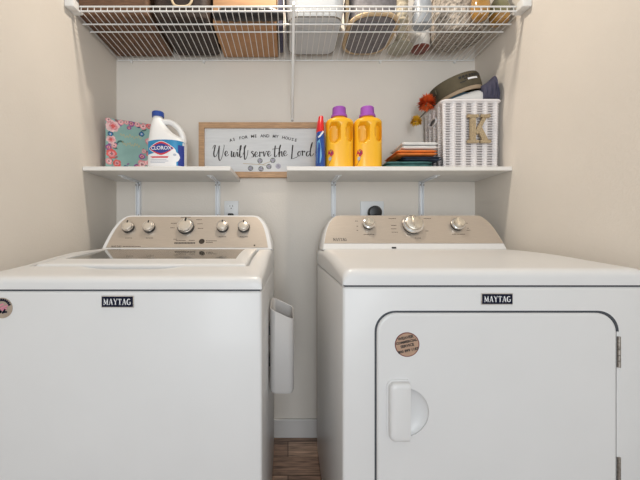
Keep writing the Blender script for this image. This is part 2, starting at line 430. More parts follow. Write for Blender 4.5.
loft(bm, [[Vector(p) for p in r] for r in rings]); obj('lid_glass', bm, 'glass_dark', lid, 20, label='smoked glass lid window')
con, pan = console(w, -.734, -.062, .017, .008, CLEN-.009)
def knob(parent, u, s, r, style):
    bm = BM(); c = console_face(u, s, .0015)
    lathe(bm, [(r*1.06, 0), (r*1.06, .010), (r*.98, .011)], c, 36, N_DIR)
    if style == 'washer':
        k = obj('knob', bm, 'black', parent)
        bm = BM(); c2 = console_face(u, s, .0128)
        lathe(bm, [(r, 0), (r*1.0, .008), (r*.93, .0105), (r*.84, .0105), (r*.82, .009)], c2, 36, N_DIR); obj('knob_ring', bm, 'chrome', k)
        bm = BM(); lathe(bm, [(r*.82, .006), (r*.80, .0105), (r*.70, .0118), (.0001, .0122)], c2, 36, N_DIR); obj('knob_face', bm, 'knob_face', k)
        bm = BM(); box(bm, u-r*.07, u+r*.07, 0, 1, 0, 1)
        bm.free(); bm = BM()
        slab(bm, rrect(u-r*.1, u+r*.1, s+r*.5, s+r*1.02, r*.08, 3), lambda a, b, h: console_face(a, b, .0236+h), .002); obj('pointer', bm, 'black', k)
    else:
        k = obj('knob', bm, 'black', parent)
        bm = BM(); c2 = console_face(u, s, .0118)
        lathe(bm, [(r*1.12, 0), (r*1.08, .006), (r*.95, .008)], c2, 40, N_DIR); obj('knob_ring', bm, 'chrome', k)
        bm = BM(); lathe(bm, [(r*.9, .005), (r*.86, .018), (r*.80, .0195), (.0001, .0185)], c2, 40, N_DIR); kf = obj('knob_face', bm, 'chrome_brush', k)
        bm = BM(); slab(bm, rrect(u-r*.12, u+r*.12, s-r*.78, s+r*.78, r*.1, 3), lambda a, b, h: console_face(a, b, .0305+h), .006); obj('knob_grip', bm, 'chrome_brush', k)
    return k
def px_u(px, Y): return (px-288)*Y/336.0
def cs(px, py):
    """point (u, s) of the console face seen along the line of sight of a photo position (measurement helper)"""
    # solve (238-py)/336 = (z-.975)/y on the face
    k = (238-py)/336.0
    s = (k*CY0 - (CZ0-.975))/(S_DIR.z - k*S_DIR.y)
    return (px-288)/336.0*(CY0 + S_DIR.y*s), s
for px, py, r in ((128.9, 227.5, .0225), (149.7, 227.5, .0225), (186.3, 226.8, .0315), (222.9, 227, .0225), (244, 227.2, .0225)):
    u, s = cs(px, py+.7); knob(con, u, s, r, 'washer')
def dashes(parent, rows, h=.0022, m='print'):
    for x0, x1, y in rows:
        bm = BM()
        u0, s = cs(x0, y); u1, _ = cs(x1, y); n = max(1, round((u1-u0)/.006))
        for k in range(n):
            a = u0 + (u1-u0)*k/n; slab(bm, [(a, s-h/2), (a+(u1-u0)/n*.78, s-h/2), (a+(u1-u0)/n*.78, s+h/2), (a, s+h/2)], lambda p, q, t: console_face(p, q, .0014+t), .0005)
        obj('printed_legend', bm, m, parent, 0)
dashes(pan, [(171, 177, 223.5), (170.5, 175, 228), (173.5, 177.5, 239.4), (196.5, 202, 219.8), (197.5, 203, 224), (198, 203.5, 228.6), (176, 186, 240.8), (189, 195, 240.6),
             (125.5, 132.5, 238.2), (146, 153.5, 238.2), (219, 226.5, 237), (240, 248, 237), (181, 191, 217.4), (206, 217, 241), (123, 141, 246.6), (206, 213, 242.6)], .0023)
dashes(pan, [(174.5, 195.5, 243.2)], .006, 'black')
bm = BM(); u, s = cs(201.8, 241.6); disc(bm, u, s, .0115, lambda a, b, h: console_face(a, b, .0014+h), .0008); obj('emblem', bm, 'print', pan, 0)
bm = BM(); u, s = cs(111.5, 246.7); serif_word(bm, 'MAYTAG', u, s-.004, .0085, .040, lambda a, b, h: console_face(a, b, .0015+h), .0004); obj('lettering', bm, 'black', pan, 0)
bm = BM(); u, s = cs(254.5, 245.6); disc(bm, u, s, .0035, lambda a, b, h: console_face(a, b, .0014+h), .0008); obj('lock_light', bm, 'print', pan, 0)
cab = [c for c in w.children if c.name.startswith('cabinet')][0]
badge(w, -.4415, .8115, .0735, .0245, FY)
# round sticker half out of the picture on the left
stk = BM(); disc(stk, -.680, .8085, .0245, front(FY+.0002), .0012, seg=40); st = obj('sticker', stk, 'tan_route', cab, 0, label='round tan sticker with pink and black marks')
bm = BM()
for k, a in enumerate(range(150, 20, -14)):
    c, sn = math.cos(R(a)), math.sin(R(a))
    stroke(bm, [(-.680+.0165*c, .8085+.0165*sn), (-.680+.0225*c, .8085+.0225*sn)], .0042, front(FY-.001), .0006)
for a, b in (((-.6935, .7945), (-.6865, .807)), ((-.6865, .807), (-.683, .796)), ((-.6925, .7995), (-.680, .8005)), ((-.679, .7955), (-.672, .806)), ((-.676, .7985), (-.6675, .7995))):
    stroke(bm, [a, b], .0042, front(FY-.001), .0006)
obj('lettering', bm, 'navy', st, 0)
bm = BM()
for a, b in (((-.697, .808), (-.676, .8185)), ((-.689, .805), (-.666, .8145)), ((-.681, .803), (-.668, .808))): stroke(bm, [a, b], .0038, front(FY-.001), .0006)
obj('stripe_mark', bm, 'sticker_pink', st, 0)

# --- dryer
d = thing('clothes_dryer', 'white front-loading clothes dryer with three-knob console and square door, under the right shelf', 'clothes dryer', ((DX0+DX1)/2, 1.15, 0))
dcab = obj('cabinet', box(BM(), DX0, DX1, FY, BY, .035, .8585, .007, 3), 'enamel', d)
obj('top_gap_shade', box(BM(), DX0+.006, DX1-.006, FY+.005, BY-.006, .857, .863), 'gap', d)  # same dark strip, shade of the seam put into its colour
for x in (DX0+.06, DX1-.06):
    for y in (FY+.06, BY-.06):
        obj('foot', lathe(BM(), [(.022, 0), (.024, .004), (.024, .015), (.010, .016), (.010, .04)], (x, y, 0), 16), 'black', d)
dc = [(.80, .899), (.83, .9025), (.93, .911), (1.07, .923), (1.23, .930), (1.32, .931), (1.5, .931)]
def dtop(x, y):
    return interp(dc, y) - edge_drop(min(x-DX0, DX1-x), .026) - edge_drop(y-FY, .020)
E = (0, .0008, .003, .007, .012, .018, .026)
xs = sorted(set([DX0+t for t in E] + [DX1-t for t in E] + spaced(.18, .82, 10)))
ys = sorted(set([FY+t for t in (0, .0008, .003, .007, .013, .020, .03)] + spaced(.86, 1.49, 20) + [BY]))
bm = BM(); top_grid(bm, DX0, DX1, dc, ys, xs, .8625, dtop); obj('top_deck', bm, 'enamel', d, 35)
con, pan = console(d, .136, .862, .005, .027, CLEN-.004)
for px, py, r in ((368.2, 225, .0215), (412.2, 225.8, .0380), (456.6, 225.6, .0240)):
    u, s = cs(px, py); knob(con, u, s, r, 'dryer')
dashes(pan, [(355, 358, 221.3), (356.5, 358.5, 226.4), (356.5, 358.5, 230.6), (363.5, 374.5, 234.6), (388.5, 396, 218.8), (391, 396.5, 225.6), (391, 396.5, 229), (391.5, 398, 232.4),
             (423.5, 431, 218.7), (425.5, 428.5, 231.2), (415, 421, 238.2), (407, 411, 234.9), (452, 465, 234.4), (466, 468, 223.4), (467, 469, 228.4), (466.5, 470.5, 230.4)], .0022)
bm = BM(); u, s = cs(333, 240); serif_word(bm, 'MAYTAG', u, s-.005, .013, .055, lambda a, b, h: console_face(a, b, .0015+h), .0004); obj('lettering', bm, 'black', pan, 0)
bm = BM(); u, s = cs(394, 247.8); slab(bm, rrect(u-.009, u+.009, s-.0035, s+.0035, .002, 3), lambda a, b, h: console_face(a, b, h-.0005), .0013); obj('console_screw', bm, 'black', con, 0)
badge(d, (481.5-288)/420, .8185, .0715, .0235, FY)
# door
EX0, EX1, EZ0, EZ1 = .2105, .7765, .20, .7975
bm = BM(); prism(bm, rrect(EX0-.0045, EX1+.0105, EZ0-.003, EZ1+.0045, .050, 10), lambda u, v: (u, FY-.0008, v), lambda u, v: (u, FY+.004, v)); door_gap = obj('door_gap_shade', bm, 'gap', d, 0)  # dark sheet painting the shaded groove around the door
bm = BM(); prism(bm, rrect(EX1+.0036, EX1+.0112, EZ0+.04, EZ1-.045, .001, 2), lambda u, v: (u, FY-.0022, v), lambda u, v: (u, FY+.002, v)); obj('hinge_strip', bm, 'enamel', d, 0)
RC = .046; YD = FY-.007
bm = BM(); r = []
for ins, yy in ((0, FY+.02), (0, FY-.003), (.0010, FY-.0052), (.004, YD), (.008, YD)):
    r.append([Vector((u, yy, v)) for u, v in rrect(EX0+ins, EX1-ins, EZ0+ins, EZ1-ins, RC-ins, 10)])
loft(bm, r)
door = obj('door', bm, 'enamel', d, 35)
def carve(target, bmc):
    """boolean difference, applied to the mesh data"""
    bmesh.ops.translate(bmc, verts=bmc.verts, vec=-WL[target.name])
    bmesh.ops.recalc_face_normals(bmc, faces=bmc.faces)
    cm = bpy.data.meshes.new('cutter'); bmc.to_mesh(cm); bmc.free()
    c = bpy.data.objects.new('cutter', cm); COL.objects.link(c); c.location = WL[target.name]
    md = target.modifiers.new('cut', 'BOOLEAN'); md.object = c; md.operation = 'DIFFERENCE'; md.solver = 'EXACT'
    dg = bpy.context.evaluated_depsgraph_get(); dg.update()
    nm = bpy.data.meshes.new_from_object(target.evaluated_get(dg)); target.modifiers.clear(); target.data = nm
    bpy.data.objects.remove(c)
    for p in nm.polygons: p.use_smooth = True
    nm.set_sharp_from_angle(angle=R(35))
for tg in (dcab, door_gap): carve(tg, box(BM(), .225, .36, FY-.02, FY+.016, .48, .66))
cut = BM(); rings = []
SX, cz, hz = .2847, .5635, .0585
for k in range(0, 9):
    t_ = k/8.0; q = math.cos(t_*math.pi/2*.96); dep = .0155*math.sin(t_*math.pi/2)
    rings.append([Vector((SX-.010 + (.0585*q*math.cos(a) if math.cos(a) > 0 else .022*math.cos(a)*q), YD + dep + (-.004 if k == 0 else .0002), cz + hz*q*math.sin(a))) for a in [2*math.pi*i/56 for i in range(56)]])
loft(cut, rings); carve(door, cut)
# grip plate
bm = BM(); r = []
for ins, yy in ((0, YD+.001), (0, YD-.010), (.0012, YD-.0135), (.004, YD-.016), (.010, YD-.017)):
    r.append([Vector((u, yy, v)) for u, v in rrect(.2365+ins, .2850-ins*.3, .5010+ins, .6375-ins, [.003, .003, .014, .014], 6)])
loft(bm, r); obj('door_handle', bm, 'enamel', door, 40)
bm = BM(); slab(bm, rrect(.2325, .2853, .4960, .6415, [.004, .004, .017, .017], 6), front(YD+.0005), .0025); obj('handle_bezel', bm, 'enamel', door, 30)
stk = BM(); disc(stk, .2810, .7236, .0290, front(YD+.0002), .0008, seg=40); st = obj('sticker', stk, 'sticker_ring', door, 0, label='round brown sticker with four lines of dark text')
bm = BM(); disc(bm, .2810, .7236, .0268, front(YD-.0006), .0006, seg=40); obj('sticker_face', bm, 'sticker_brown', st, 0)
bm = BM()
for k, (t, sz) in enumerate((('WEAVER', .0095), ('COMMERCIAL', .0080), ('SERVICE', .0090), ('800 899 1187', .0088))):
    off = (.0165, .0070, -.0025, -.0140)[k]; rot = R(12)
    text_slab(bm, t, .2810 - off*math.sin(rot) - .0005, .7236 + off*math.cos(rot), sz, front(YD-.0012), .0005, rot=rot, bold=.00035)
obj('lettering', bm, 'black', st, 0)
for z0, z1 in ((.668, .742), (.385, .456), (.22, .29)):
    bm = BM()
    for k in range(5):
        a = z0 + (z1-z0)*k/5; lathe(bm, [(.0040, a+.0006), (.0040, a+(z1-z0)/5-.0006)], (EX1+.0075, FY-.0035, 0), 12)
    box(bm, EX1+.004, EX1+.0125, FY-.0026, FY-.0010, z0+.004, z1-.004)
    obj('hinge', bm, 'steel', d)
# lint bin on the washer's flank
bm = BM(); rings = []
BX0, BX1, BY0, BY1 = -.0565, .0185, 1.05, 1.185
def bin_ring(ins, zf, drop, rad):
    out = []
    for u, v in rrect(BX0+ins, BX1-ins, BY0+ins, BY1-ins, rad, 6):
        t = (u-BX0)/(BX1-BX0); q = (v-BY0)/(BY1-BY0)
        out.append(Vector((u, v, zf(t, q))))
    return out
rim = lambda t, q: .752 - .035*t + .016*q
rings = [bin_ring(.012, lambda t, q: .484, 0, .012), bin_ring(.004, lambda t, q: .487, 0, .016), bin_ring(0, lambda t, q: .497, 0, .018), bin_ring(0, rim, 0, .018),
         bin_ring(.0012, lambda t, q: rim(t, q)+.0015, 0, .017), bin_ring(.003, rim, 0, .015), bin_ring(.003, lambda t, q: .51, 0, .015)]
loft(bm, rings)
t = thing('lint_bin', 'grey white open-topped plastic bin hung on the right side of the washer', 'bin', (-.02, 1.12, .488))
obj('bin_body', bm, 'bin', t)
for z in (.56, .66): obj('magnet', box(BM(), -.0619, BX0+.0005, 1.085, 1.150, z, z+.03, .001, 1), 'black', t)

# ------------------------------------------------------------------ wall shelves on brackets
SZ0, SZ1, SY0 = 1.251, 1.268, 1.375
def wall_shelf(x0, x1, label, arms):
    t = thing('wall_shelf', label, 'shelf', ((x0+x1)/2, YB, SZ0), 'white board shelves')
    obj('board', box(BM(), x0, x1, SY0, YB-.001, SZ0, SZ1, .0012, 1), 'shelf', t)
    for x in arms:
        bm = BM()
        box(bm, x-.0125, x+.0125, 1.470, YB-.002, SZ0-.003, SZ0-.0002, .0008, 1)
        box(bm, x-.0025, x+.0025, 1.480, YB-.004, SZ0-.010, SZ0-.002, .0008, 1)
        box(bm, x-.0125, x+.0125, YB-.004, YB-.001, 1.078, SZ0-.001, .0008, 1)
        for q in (-.0085, .0085): box(bm, x+q-.0025, x+q+.0025, YB-.014, YB-.003, 1.080, SZ0-.002, .001, 1)
        # curved gusset in the corner
        pts = [(YB-.004, SZ0-.002), (YB-.040, SZ0-.002), (YB-.022, SZ0-.012), (YB-.012, SZ0-.028), (YB-.004, SZ0-.055)]
        prism(bm, pts, lambda u, v: (x-.002, u, v), lambda u, v: (x+.002, u, v))
        b = obj('bracket', bm, 'bracket', t)
        for q, yy, zz in ((-.0085, YB-.014, SZ0-.018), (.0085, YB-.014, SZ0-.018), (0, YB-.004, 1.087)):
            bm = BM(); lathe(bm, [(.0034, 0), (.003, .0012), (.0005, .0016)], (x+q, yy, zz), 10, (0, -1, 0)); obj('screw', bm, 'steel', b)
    return t
wall_shelf(XL+.001, -.2355, 'short white wall shelf above the washer, holding the bleach jug', (-.732, -.344))
wall_shelf(-.005, XR-.001, 'long white wall shelf above the dryer, holding the yellow jugs and white basket', (.223, .653))

# ------------------------------------------------------------------ wire shelf
DZ = 1.853; WY0 = 1.303
t = thing('wire_shelf', 'white wire closet shelf spanning the alcove above the board shelves', 'shelf', (0.03, YB, DZ))
bm = BM()
n = int((.905+.827)/.0254); 
for k in range(n+1):
    x = -.827 + k*.0254
    tube(bm, [(x, WY0, DZ+.017), (x, WY0-.0015, DZ+.003), (x, WY0+.002, DZ), (x, YB-.006, DZ-.006)], .0016, 6)
obj('deck_wires', bm, 'wire', t)
bm = BM(); tube(bm, [(-.832, WY0, DZ+.019), (.908, WY0, DZ+.019)], .0031, 8); obj('front_rail', bm, 'wire', t)
bm = BM(); tube(bm, [(-.832, WY0, DZ+.001), (.908, WY0, DZ+.001)], .0031, 8); obj('front_rail', bm, 'wire', t)
for y in (1.372, 1.423):
    bm = BM(); tube(bm, [(-.838, y, DZ-.0055), (.911, y, DZ-.0055)], .0029, 8); obj('support_rod', bm, 'wire', t)
bm = BM(); tube(bm, [(-.832, YB-.006, DZ-.009), (.908, YB-.006, DZ-.009)], .0031, 8); obj('back_rod', bm, 'wire', t)
for x0, x1 in ((XL+.0005, XL+.036), (XR-.036, XR-.0005)):
    bm = BM(); box(bm, x0, x1, 1.262, 1.298, DZ-.006, DZ+.028, .004, 2); box(bm, x0, x1, 1.298, 1.322, DZ-.004, DZ+.006, .002, 1); obj('wall_bracket', bm, 'wire', t)
for px in (132, 204, 292, 380, 454):
    x = (px-288)/203.6
    bm = BM(); lathe(bm, [(.006, 0), (.006, .007), (.004, .009)], (x, YB-.0005, DZ-.016), 12, (0, -1, 0)); obj('wall_clip', bm, 'wire', t)
bm = BM(); tube(bm, smooth_path([(.0215, WY0-.006, DZ+.030), (.0215, WY0-.0075, DZ+.010), (.0215, WY0+.012, DZ-.013), (.021, YB-.014, 1.572), (.021, YB-.006, 1.562), (.021, YB-.001, 1.556)], 5), .0062, 10)
b = obj('support_brace', bm, 'wire', t)
bm = BM(); lathe(bm, [(.006, 0), (.005, .003)], (.021, YB-.0005, 1.552), 10, (0, -1, 0)); obj('screw', bm, 'steel', b)

# ------------------------------------------------------------------ things on the wire shelf (seen from below)
ZT = DZ + .0026
def tub(bm, x0, x1, y0, y1, z0, z1, rad, flare, wall=.006, mi=0):
    rr = []
    def ring(ins, z, rd): return [Vector((u, v, z)) for u, v in rrect(x0+ins, x1-ins, y0+ins, y1-ins, rd, 8)]
    rr = [ring(flare+.008, z0, max(.004, rad-.004)), ring(flare+.002, z0+.003, rad), ring(flare, z0+.010, rad), ring(0, z1, rad+flare*.5), ring(-.003, z1+.002, rad+flare*.5),
          ring(wall, z1, rad), ring(flare+wall, z0+.012, rad)]
    loft(bm, rr, mi=mi)
def band(bm, x0, x1, y0, y1, z, rad, r):
    tube(bm, [(u, v, z) for u, v in rrect(x0, x1, y0, y1, rad, 8)], r, 8, closed=True)
# brown wicker basket
t = thing('wicker_basket', 'brown wicker basket at the far left end of the wire shelf', 'basket', (-.66, 1.48, ZT))
bm = BM(); tub(bm, -.832, -.555, 1.325, 1.637, ZT, 2.08, .012, .002); obj('basket_body', bm, 'brown_wicker', t)
bm = BM(); band(bm, -.830, -.557, 1.328, 1.634, 2.082, .024, .008); obj('rim', bm, 'brown_wicker', t)
# dark basket with cream handle loop
t = thing('handled_basket', 'near-black basket with a cream rope handle, between brown wicker basket and cardboard box', 'basket', (-.43, 1.48, ZT))
bm = BM(); tub(bm, -.545, -.318, 1.333, 1.636, ZT, 2.06, .03, .006); body = obj('basket_body', bm, 'dark_wicker', t)
bm = BM(); tube(bm, smooth_path([(-.462, 1.333, 1.97), (-.462, 1.325, 1.93), (-.448, 1.322, 1.893), (-.418, 1.321, 1.885), (-.388, 1.322, 1.893), (-.374, 1.325, 1.93), (-.374, 1.333, 1.97)], 6), .0045, 8)
obj('rope_handle', bm, 'rope', t, label='cream rope handle')
# cardboard box
t = thing('cardboard_box', 'plain brown cardboard box on wire shelf, left of the white tub', 'box', (-.18, 1.51, ZT))
bm = BM(); box(bm, -.310, -.048, 1.386, 1.638, ZT, 2.07, .003, 2); obj('box_body', bm, 'box', t)
bm = BM(); box(bm, -.3115, -.0465, 1.500, 1.520, ZT-.0004, 2.071, .0004, 1); obj('packing_tape', bm, 'box', t)
# dark rolled umbrella in front of the box
t = thing('black_bundle', 'flat black fabric bundle lying along the front rail, before the cardboard box', 'bundle', (-.1, 1.35, ZT))
bm = BM(); rings = []
for k, x in enumerate(spaced(-.300, -.018, 24)):
    e = 1 - .5*max(0, abs(k-12)/12-.7)/.3
    rings.append([Vector((x, 1.3535 + .028*e*p[0] + .002*math.sin(k*1.9), ZT + .0205 + .0200*p[1]*e*(1+.04*math.sin(k*2.7)) - .0205*(1-e))) for p in selps(1, 1, 2.6, 16)])
loft(bm, rings); obj('bundle_body', bm, 'black', t)
for x in (-.21, -.08):
    bm = BM(); tube(bm, [(x, 1.3535+.0305*p[0], ZT+.0215+.0212*p[1]) for p in selps(1, 1, 2.6, 20)], .0012, 6, closed=True); obj('tie_strap', bm, 'dark_wicker', t)
# slim dark book beside the box
bm = BM(); box(bm, -.042, -.022, 1.400, 1.60, ZT, 2.06, .002, 1)
solo('binder', bm, 'slate_cloth', 'slim dark upright binder squeezed between cardboard box and white tub', 'binder', (-.03, 1.5, ZT))
# white tub
t = thing('plastic_tub', 'pale grey plastic tub above the middle brace of wire shelf', 'tub', (.11, 1.49, ZT))
bm = BM(); tub(bm, -.014, .236, 1.322, 1.632, ZT, 2.05, .045, .014); obj('tub_body', bm, 'tub', t)
bm = BM(); band(bm, .004, .218, 1.341, 1.614, ZT+.003, .042, .0030); obj('foot_ring', bm, 'tub_rim', t, label='brown line around the tub base')
# grey felt basket with jute edge
t = thing('felt_basket', 'dark grey felt basket with tan jute trim, right of the pale tub', 'basket', (.345, 1.47, ZT))
bm = BM(); tub(bm, .256, .458, 1.335, 1.620, ZT, 2.03, .075, .008); obj('basket_body', bm, 'grey_felt', t)
bm = BM(); band(bm, .257, .457, 1.337, 1.618, ZT+.0115, .078, .0088); obj('jute_trim', bm, 'jute', t)
bm = BM(); tube(bm, [(.249, 1.42, ZT+.012), (.247, 1.40, 1.95), (.247, 1.40, 2.03)], .008, 8); obj('jute_strap', bm, 'jute', t)
# candle holder
t = thing('candle_holder', 'cream carved candle holder with round olive base on wire shelf', 'candle holder', (.524, 1.572, ZT))
bm = BM(); lathe(bm, [(.052, 0), (.059, .004), (.058, .010), (.030, .016), (.026, .02)], (.524, 1.572, ZT), 36); obj('base', bm, 'olive_base', t)
prof = [(.026, .02)] + [(.026 + .003*math.sin(k*1.6), .02 + k*.006) for k in range(1, 40)] + [(.034, .262), (.034, .28)]
bm = BM(); lathe(bm, prof, (.530, 1.562, ZT), 28); obj('stem', bm, 'sand_rope', t)
# red bottomed jar
t = thing('ceramic_jar', 'white jar with brick-red base, right of the candle holder', 'jar', (.622, 1.580, ZT))
bm = BM(); lathe(bm, [(.036, .0), (.041, .004), (.041, .012)], (.622, 1.580, ZT), 32); obj('base', bm, 'brick_red', t)
bm = BM(); lathe(bm, [(.041, .0122), (.044, .03), (.045, .09), (.043, .14), (.038, .17), (.038, .185), (.032, .185), (.032, .05)], (.622, 1.580, ZT), 32); obj('jar_body', bm, 'ceramic', t)
# blue-grey jar near the front
t = thing('glass_jar', 'small blue-grey glass jar near front rail, before the white jar', 'jar', (.565, 1.405, ZT))
bm = BM(); lathe(bm, [(.027, 0), (.036, .003), (.038, .012), (.038, .09), (.030, .11), (.030, .125)], (.560, 1.405, ZT), 32); obj('jar_body', bm, 'blue_grey', t)
bm = BM(); lathe(bm, [(.033, .1255), (.033, .142), (.029, .145)], (.560, 1.405, ZT), 32); obj('lid', bm, 'chrome_brush', t)
# speckled round basket
t = thing('round_basket', 'large speckled round woven basket near the right end of wire shelf', 'basket', (.735, 1.485, ZT))
prof = [(.085, 0), (.099, .004), (.105, .02)] + [(.106+.004*math.sin(math.pi*k/10)+.0018*(k % 2), .02+.016*k) for k in range(1, 11)] + [(.102, .19), (.095, .185), (.095, .03)]
bm = BM(); lathe(bm, prof, (.757, 1.500, ZT), 40); obj('basket_body', bm, 'tweed', t)
bm = BM(); tube(bm, [(.757+.102*math.cos(a), 1.500+.102*math.sin(a), ZT+.192) for a in [2*math.pi*k/40 for k in range(40)]], .006, 8, closed=True); obj('rim', bm, 'tweed', t)
# amber vase and olive bottle at the right end
t = thing('amber_vase', 'amber glass vase at the front right of wire shelf', 'vase', (.775, 1.372, ZT))
bm = BM(); lathe(bm, [(.020, 0), (.026, .003), (.033, .02), (.036, .05), (.030, .09), (.018, .11), (.018, .135), (.022, .14), (.015, .14), (.015, .06)], (.775, 1.355, ZT), 30); obj('vase_body', bm, 'amber', t)
t = thing('amber_bottle', 'amber bottle with olive neck, last at the right end of wire shelf', 'bottle', (.868, 1.375, ZT))
bm = BM(); lathe(bm, [(.026, 0), (.033, .003), (.038, .02), (.038, .03)], (.868, 1.38, ZT), 30); obj('bottle_base', bm, 'amber', t)
bm = BM(); lathe(bm, [(.038, .0301), (.038, .06), (.03, .085), (.014, .11), (.014, .15), (.018, .152), (.018, .165)], (.868, 1.38, ZT), 30); obj('bottle_neck', bm, 'olive_glass', t)

# ------------------------------------------------------------------ framed sign standing on both shelves
X0, X1, Z0, Z1 = -.4315, .190, SZ1+.0006, 1.534
t = thing('framed_sign', 'oak framed white sign with black script lettering, leaning on the back wall', 'sign', ((X0+X1)/2, 1.636, Z0))
bm = BM(); fw = .0265; ya, yb = 1.622, 1.648
out = [(X0, Z0), (X1, Z0), (X1, Z1), (X0, Z1)]; inn = [(X0+fw, Z0+fw), (X1-fw, Z0+fw), (X1-fw, Z1-fw), (X0+fw, Z1-fw)]
rings = []
for o, i in zip(out, inn): rings.append([Vector((o[0], ya, o[1])), Vector((i[0], ya, i[1])), Vector((i[0], yb, i[1])), Vector((o[0], yb, o[1]))])
rings.append(rings[0]); loft(bm, rings, False); bmesh.ops.remove_doubles(bm, verts=bm.verts, dist=1e-5)
obj('frame', bm, 'oak', t, 20)
bm = BM(); box(bm, X0+fw-.001, X1-fw+.001, 1.634, 1.640, Z0+fw-.001, Z1-fw+.001); board = obj('board', bm, 'sign_white', t, 0)
YS = 1.634
sf = front(YS)
def sg(x, y): return ((x-288)/205.6, .975 + (238-y)/205.6)
PXM = 1/205.6
def pen(d): return PXM*(.42 + (.85*abs(d.y) if d.y < 0 else .15*abs(d.y)))
bm = BM()
def script(pts):
    p = smooth_path([(*sg(x, y), 0) for x, y in pts], 5); stroke(bm, [(q.x, q.y) for q in p], pen, sf, .0006)
def e_(x, y, k=1.0): script([(x, y-1.6*k), (x+2*k, y-2.6*k), (x+2.2*k, y-4.6*k), (x+.9*k, y-5*k), (x-.2*k, y-2.5*k), (x+.7*k, y-.2*k), (x+2.2*k, y-.4*k), (x+3.6*k, y-1.8*k)])
def l_(x, y, h=12): script([(x, y-2), (x+2.2, y-h*.7), (x+2.6, y-h), (x+1.6, y-h*.9), (x+1.0, y-h*.4), (x+1.0, y-1), (x+1.9, y+.6), (x+3.4, y-1.2)])
def r_(x, y): script([(x, y-4.6), (x+.7, y-4.9), (x+.8, y-.2), (x+1.0, y-3), (x+2, y-4.8), (x+3, y-4.5), (x+2.9, y-3.6)])
script([(212.8, 148.5), (213.6, 146), (215.2, 145.4), (214.6, 149), (213.8, 154), (214.8, 157), (217, 154.5), (218.8, 148), (219.2, 146.2), (218.9, 152), (218.9, 158.5), (220.2, 160.6), (222, 157), (223.6, 150), (224.2, 146.5), (224, 144.8)])
e_(225.2, 156.2)
script([(230.8, 151.8), (231.6, 151.5), (231.4, 156), (232.6, 156.6), (233.8, 152), (233.8, 156.3), (235.2, 156.6), (236.4, 151.8)])
script([(237.4, 152), (237.4, 156), (238.4, 156.4), (239.2, 155)]); script([(237.5, 149.6), (237.7, 150.4)])
l_(238.8, 157, 11.5)
script([(243.0, 155), (245.2, 148), (246.0, 145.4), (244.6, 147.5), (244.4, 153), (244.6, 158.5), (245.6, 159.3), (247.4, 155), (248, 150)])
script([(253.8, 152.4), (252.8, 151.2), (251.6, 152.4), (253.4, 154.6), (253.2, 156.8), (251.2, 157)])
e_(255.0, 157); r_(259.0, 157)
script([(262.8, 152), (263.6, 152), (264.3, 156.6), (266.2, 151.6), (267.2, 151.8)]); e_(267.8, 156.4)
script([(275.4, 145.6), (274.8, 150), (274.6, 156), (275.6, 157), (277, 155)]); script([(272.2, 149.4), (275, 148.8), (280, 148.2)])
script([(277.8, 155), (280.2, 148), (280.8, 145), (279.6, 148), (279.2, 157), (280, 153), (281.6, 151.6), (282, 156), (283.4, 156.2)]); e_(283.8, 156)
script([(292.8, 145), (292.2, 151), (291.6, 158), (291.0, 158.8), (293.5, 158.4), (296.4, 157.4), (297.6, 156.2)])
script([(299, 151.6), (297.8, 153.4), (298.4, 156), (300, 155.4), (300.2, 152.6), (299, 151.6), (301.4, 151.6)]); r_(301.6, 156)
script([(309.6, 151.6), (307.2, 152), (306.4, 155), (308, 156.2), (310, 152.5), (312, 145), (312.6, 142.4), (311.4, 145), (310.2, 152), (310.6, 156), (312.4, 155.4), (314, 153.4)])
# arched small capitals
txt = 'AS FOR ME AND MY HOUSE'
cx, half = 263.3, 34.0
for i, ch in enumerate(txt):
    if ch == ' ': continue
    q = -1 + 2*(i+.5)/len(txt); x = cx + half*q; y = 136.0 + 4.8*q*q
    u, v = sg(x, y); text_slab(bm, ch, u, v, .0200, sf, .0006, rot=-2*4.8*q/half, bold=.0004)
obj('lettering', bm, 'ink', board, 0)
bm = BM(); tmp = bm
for p in ([(243, 163.4), (250, 164), (258, 164.4), (268, 165.5)], [(258, 164.4), (262, 162)], [(262, 164.8), (272, 161)]):
    pp = smooth_path([(*sg(x, y), 0) for x, y in p], 4); stroke(bm, [(q.x, q.y) for q in pp], PXM*.55, sf, .0004)
obj('painted_stem', bm, 'stem_tan', board, 0)
for x, y, m in ((250.5, 168.3, 'leaf_grey'), (260, 160.8, 'leaf_grey'), (261, 168.8, 'leaf_grey'), (268.9, 166.6, 'leaf_grey'), (272.8, 160.4, 'leaf_grey'), (278.2, 166.2, 'leaf_lilac')):
    bm = BM(); u, v = sg(x, y); disc(bm, u, v, .0128, sf, .0006, 0, 16)
    for k in range(3):
        a = k*2.1 + x; disc(bm, u+.005*math.cos(a), v+.005*math.sin(a), .0055, lambda p, q, h: sf(p, q, h+.0006), .0003, 1, 10)
    obj('painted_leaf', bm, [m, 'leaf_lilac'], board, 0)

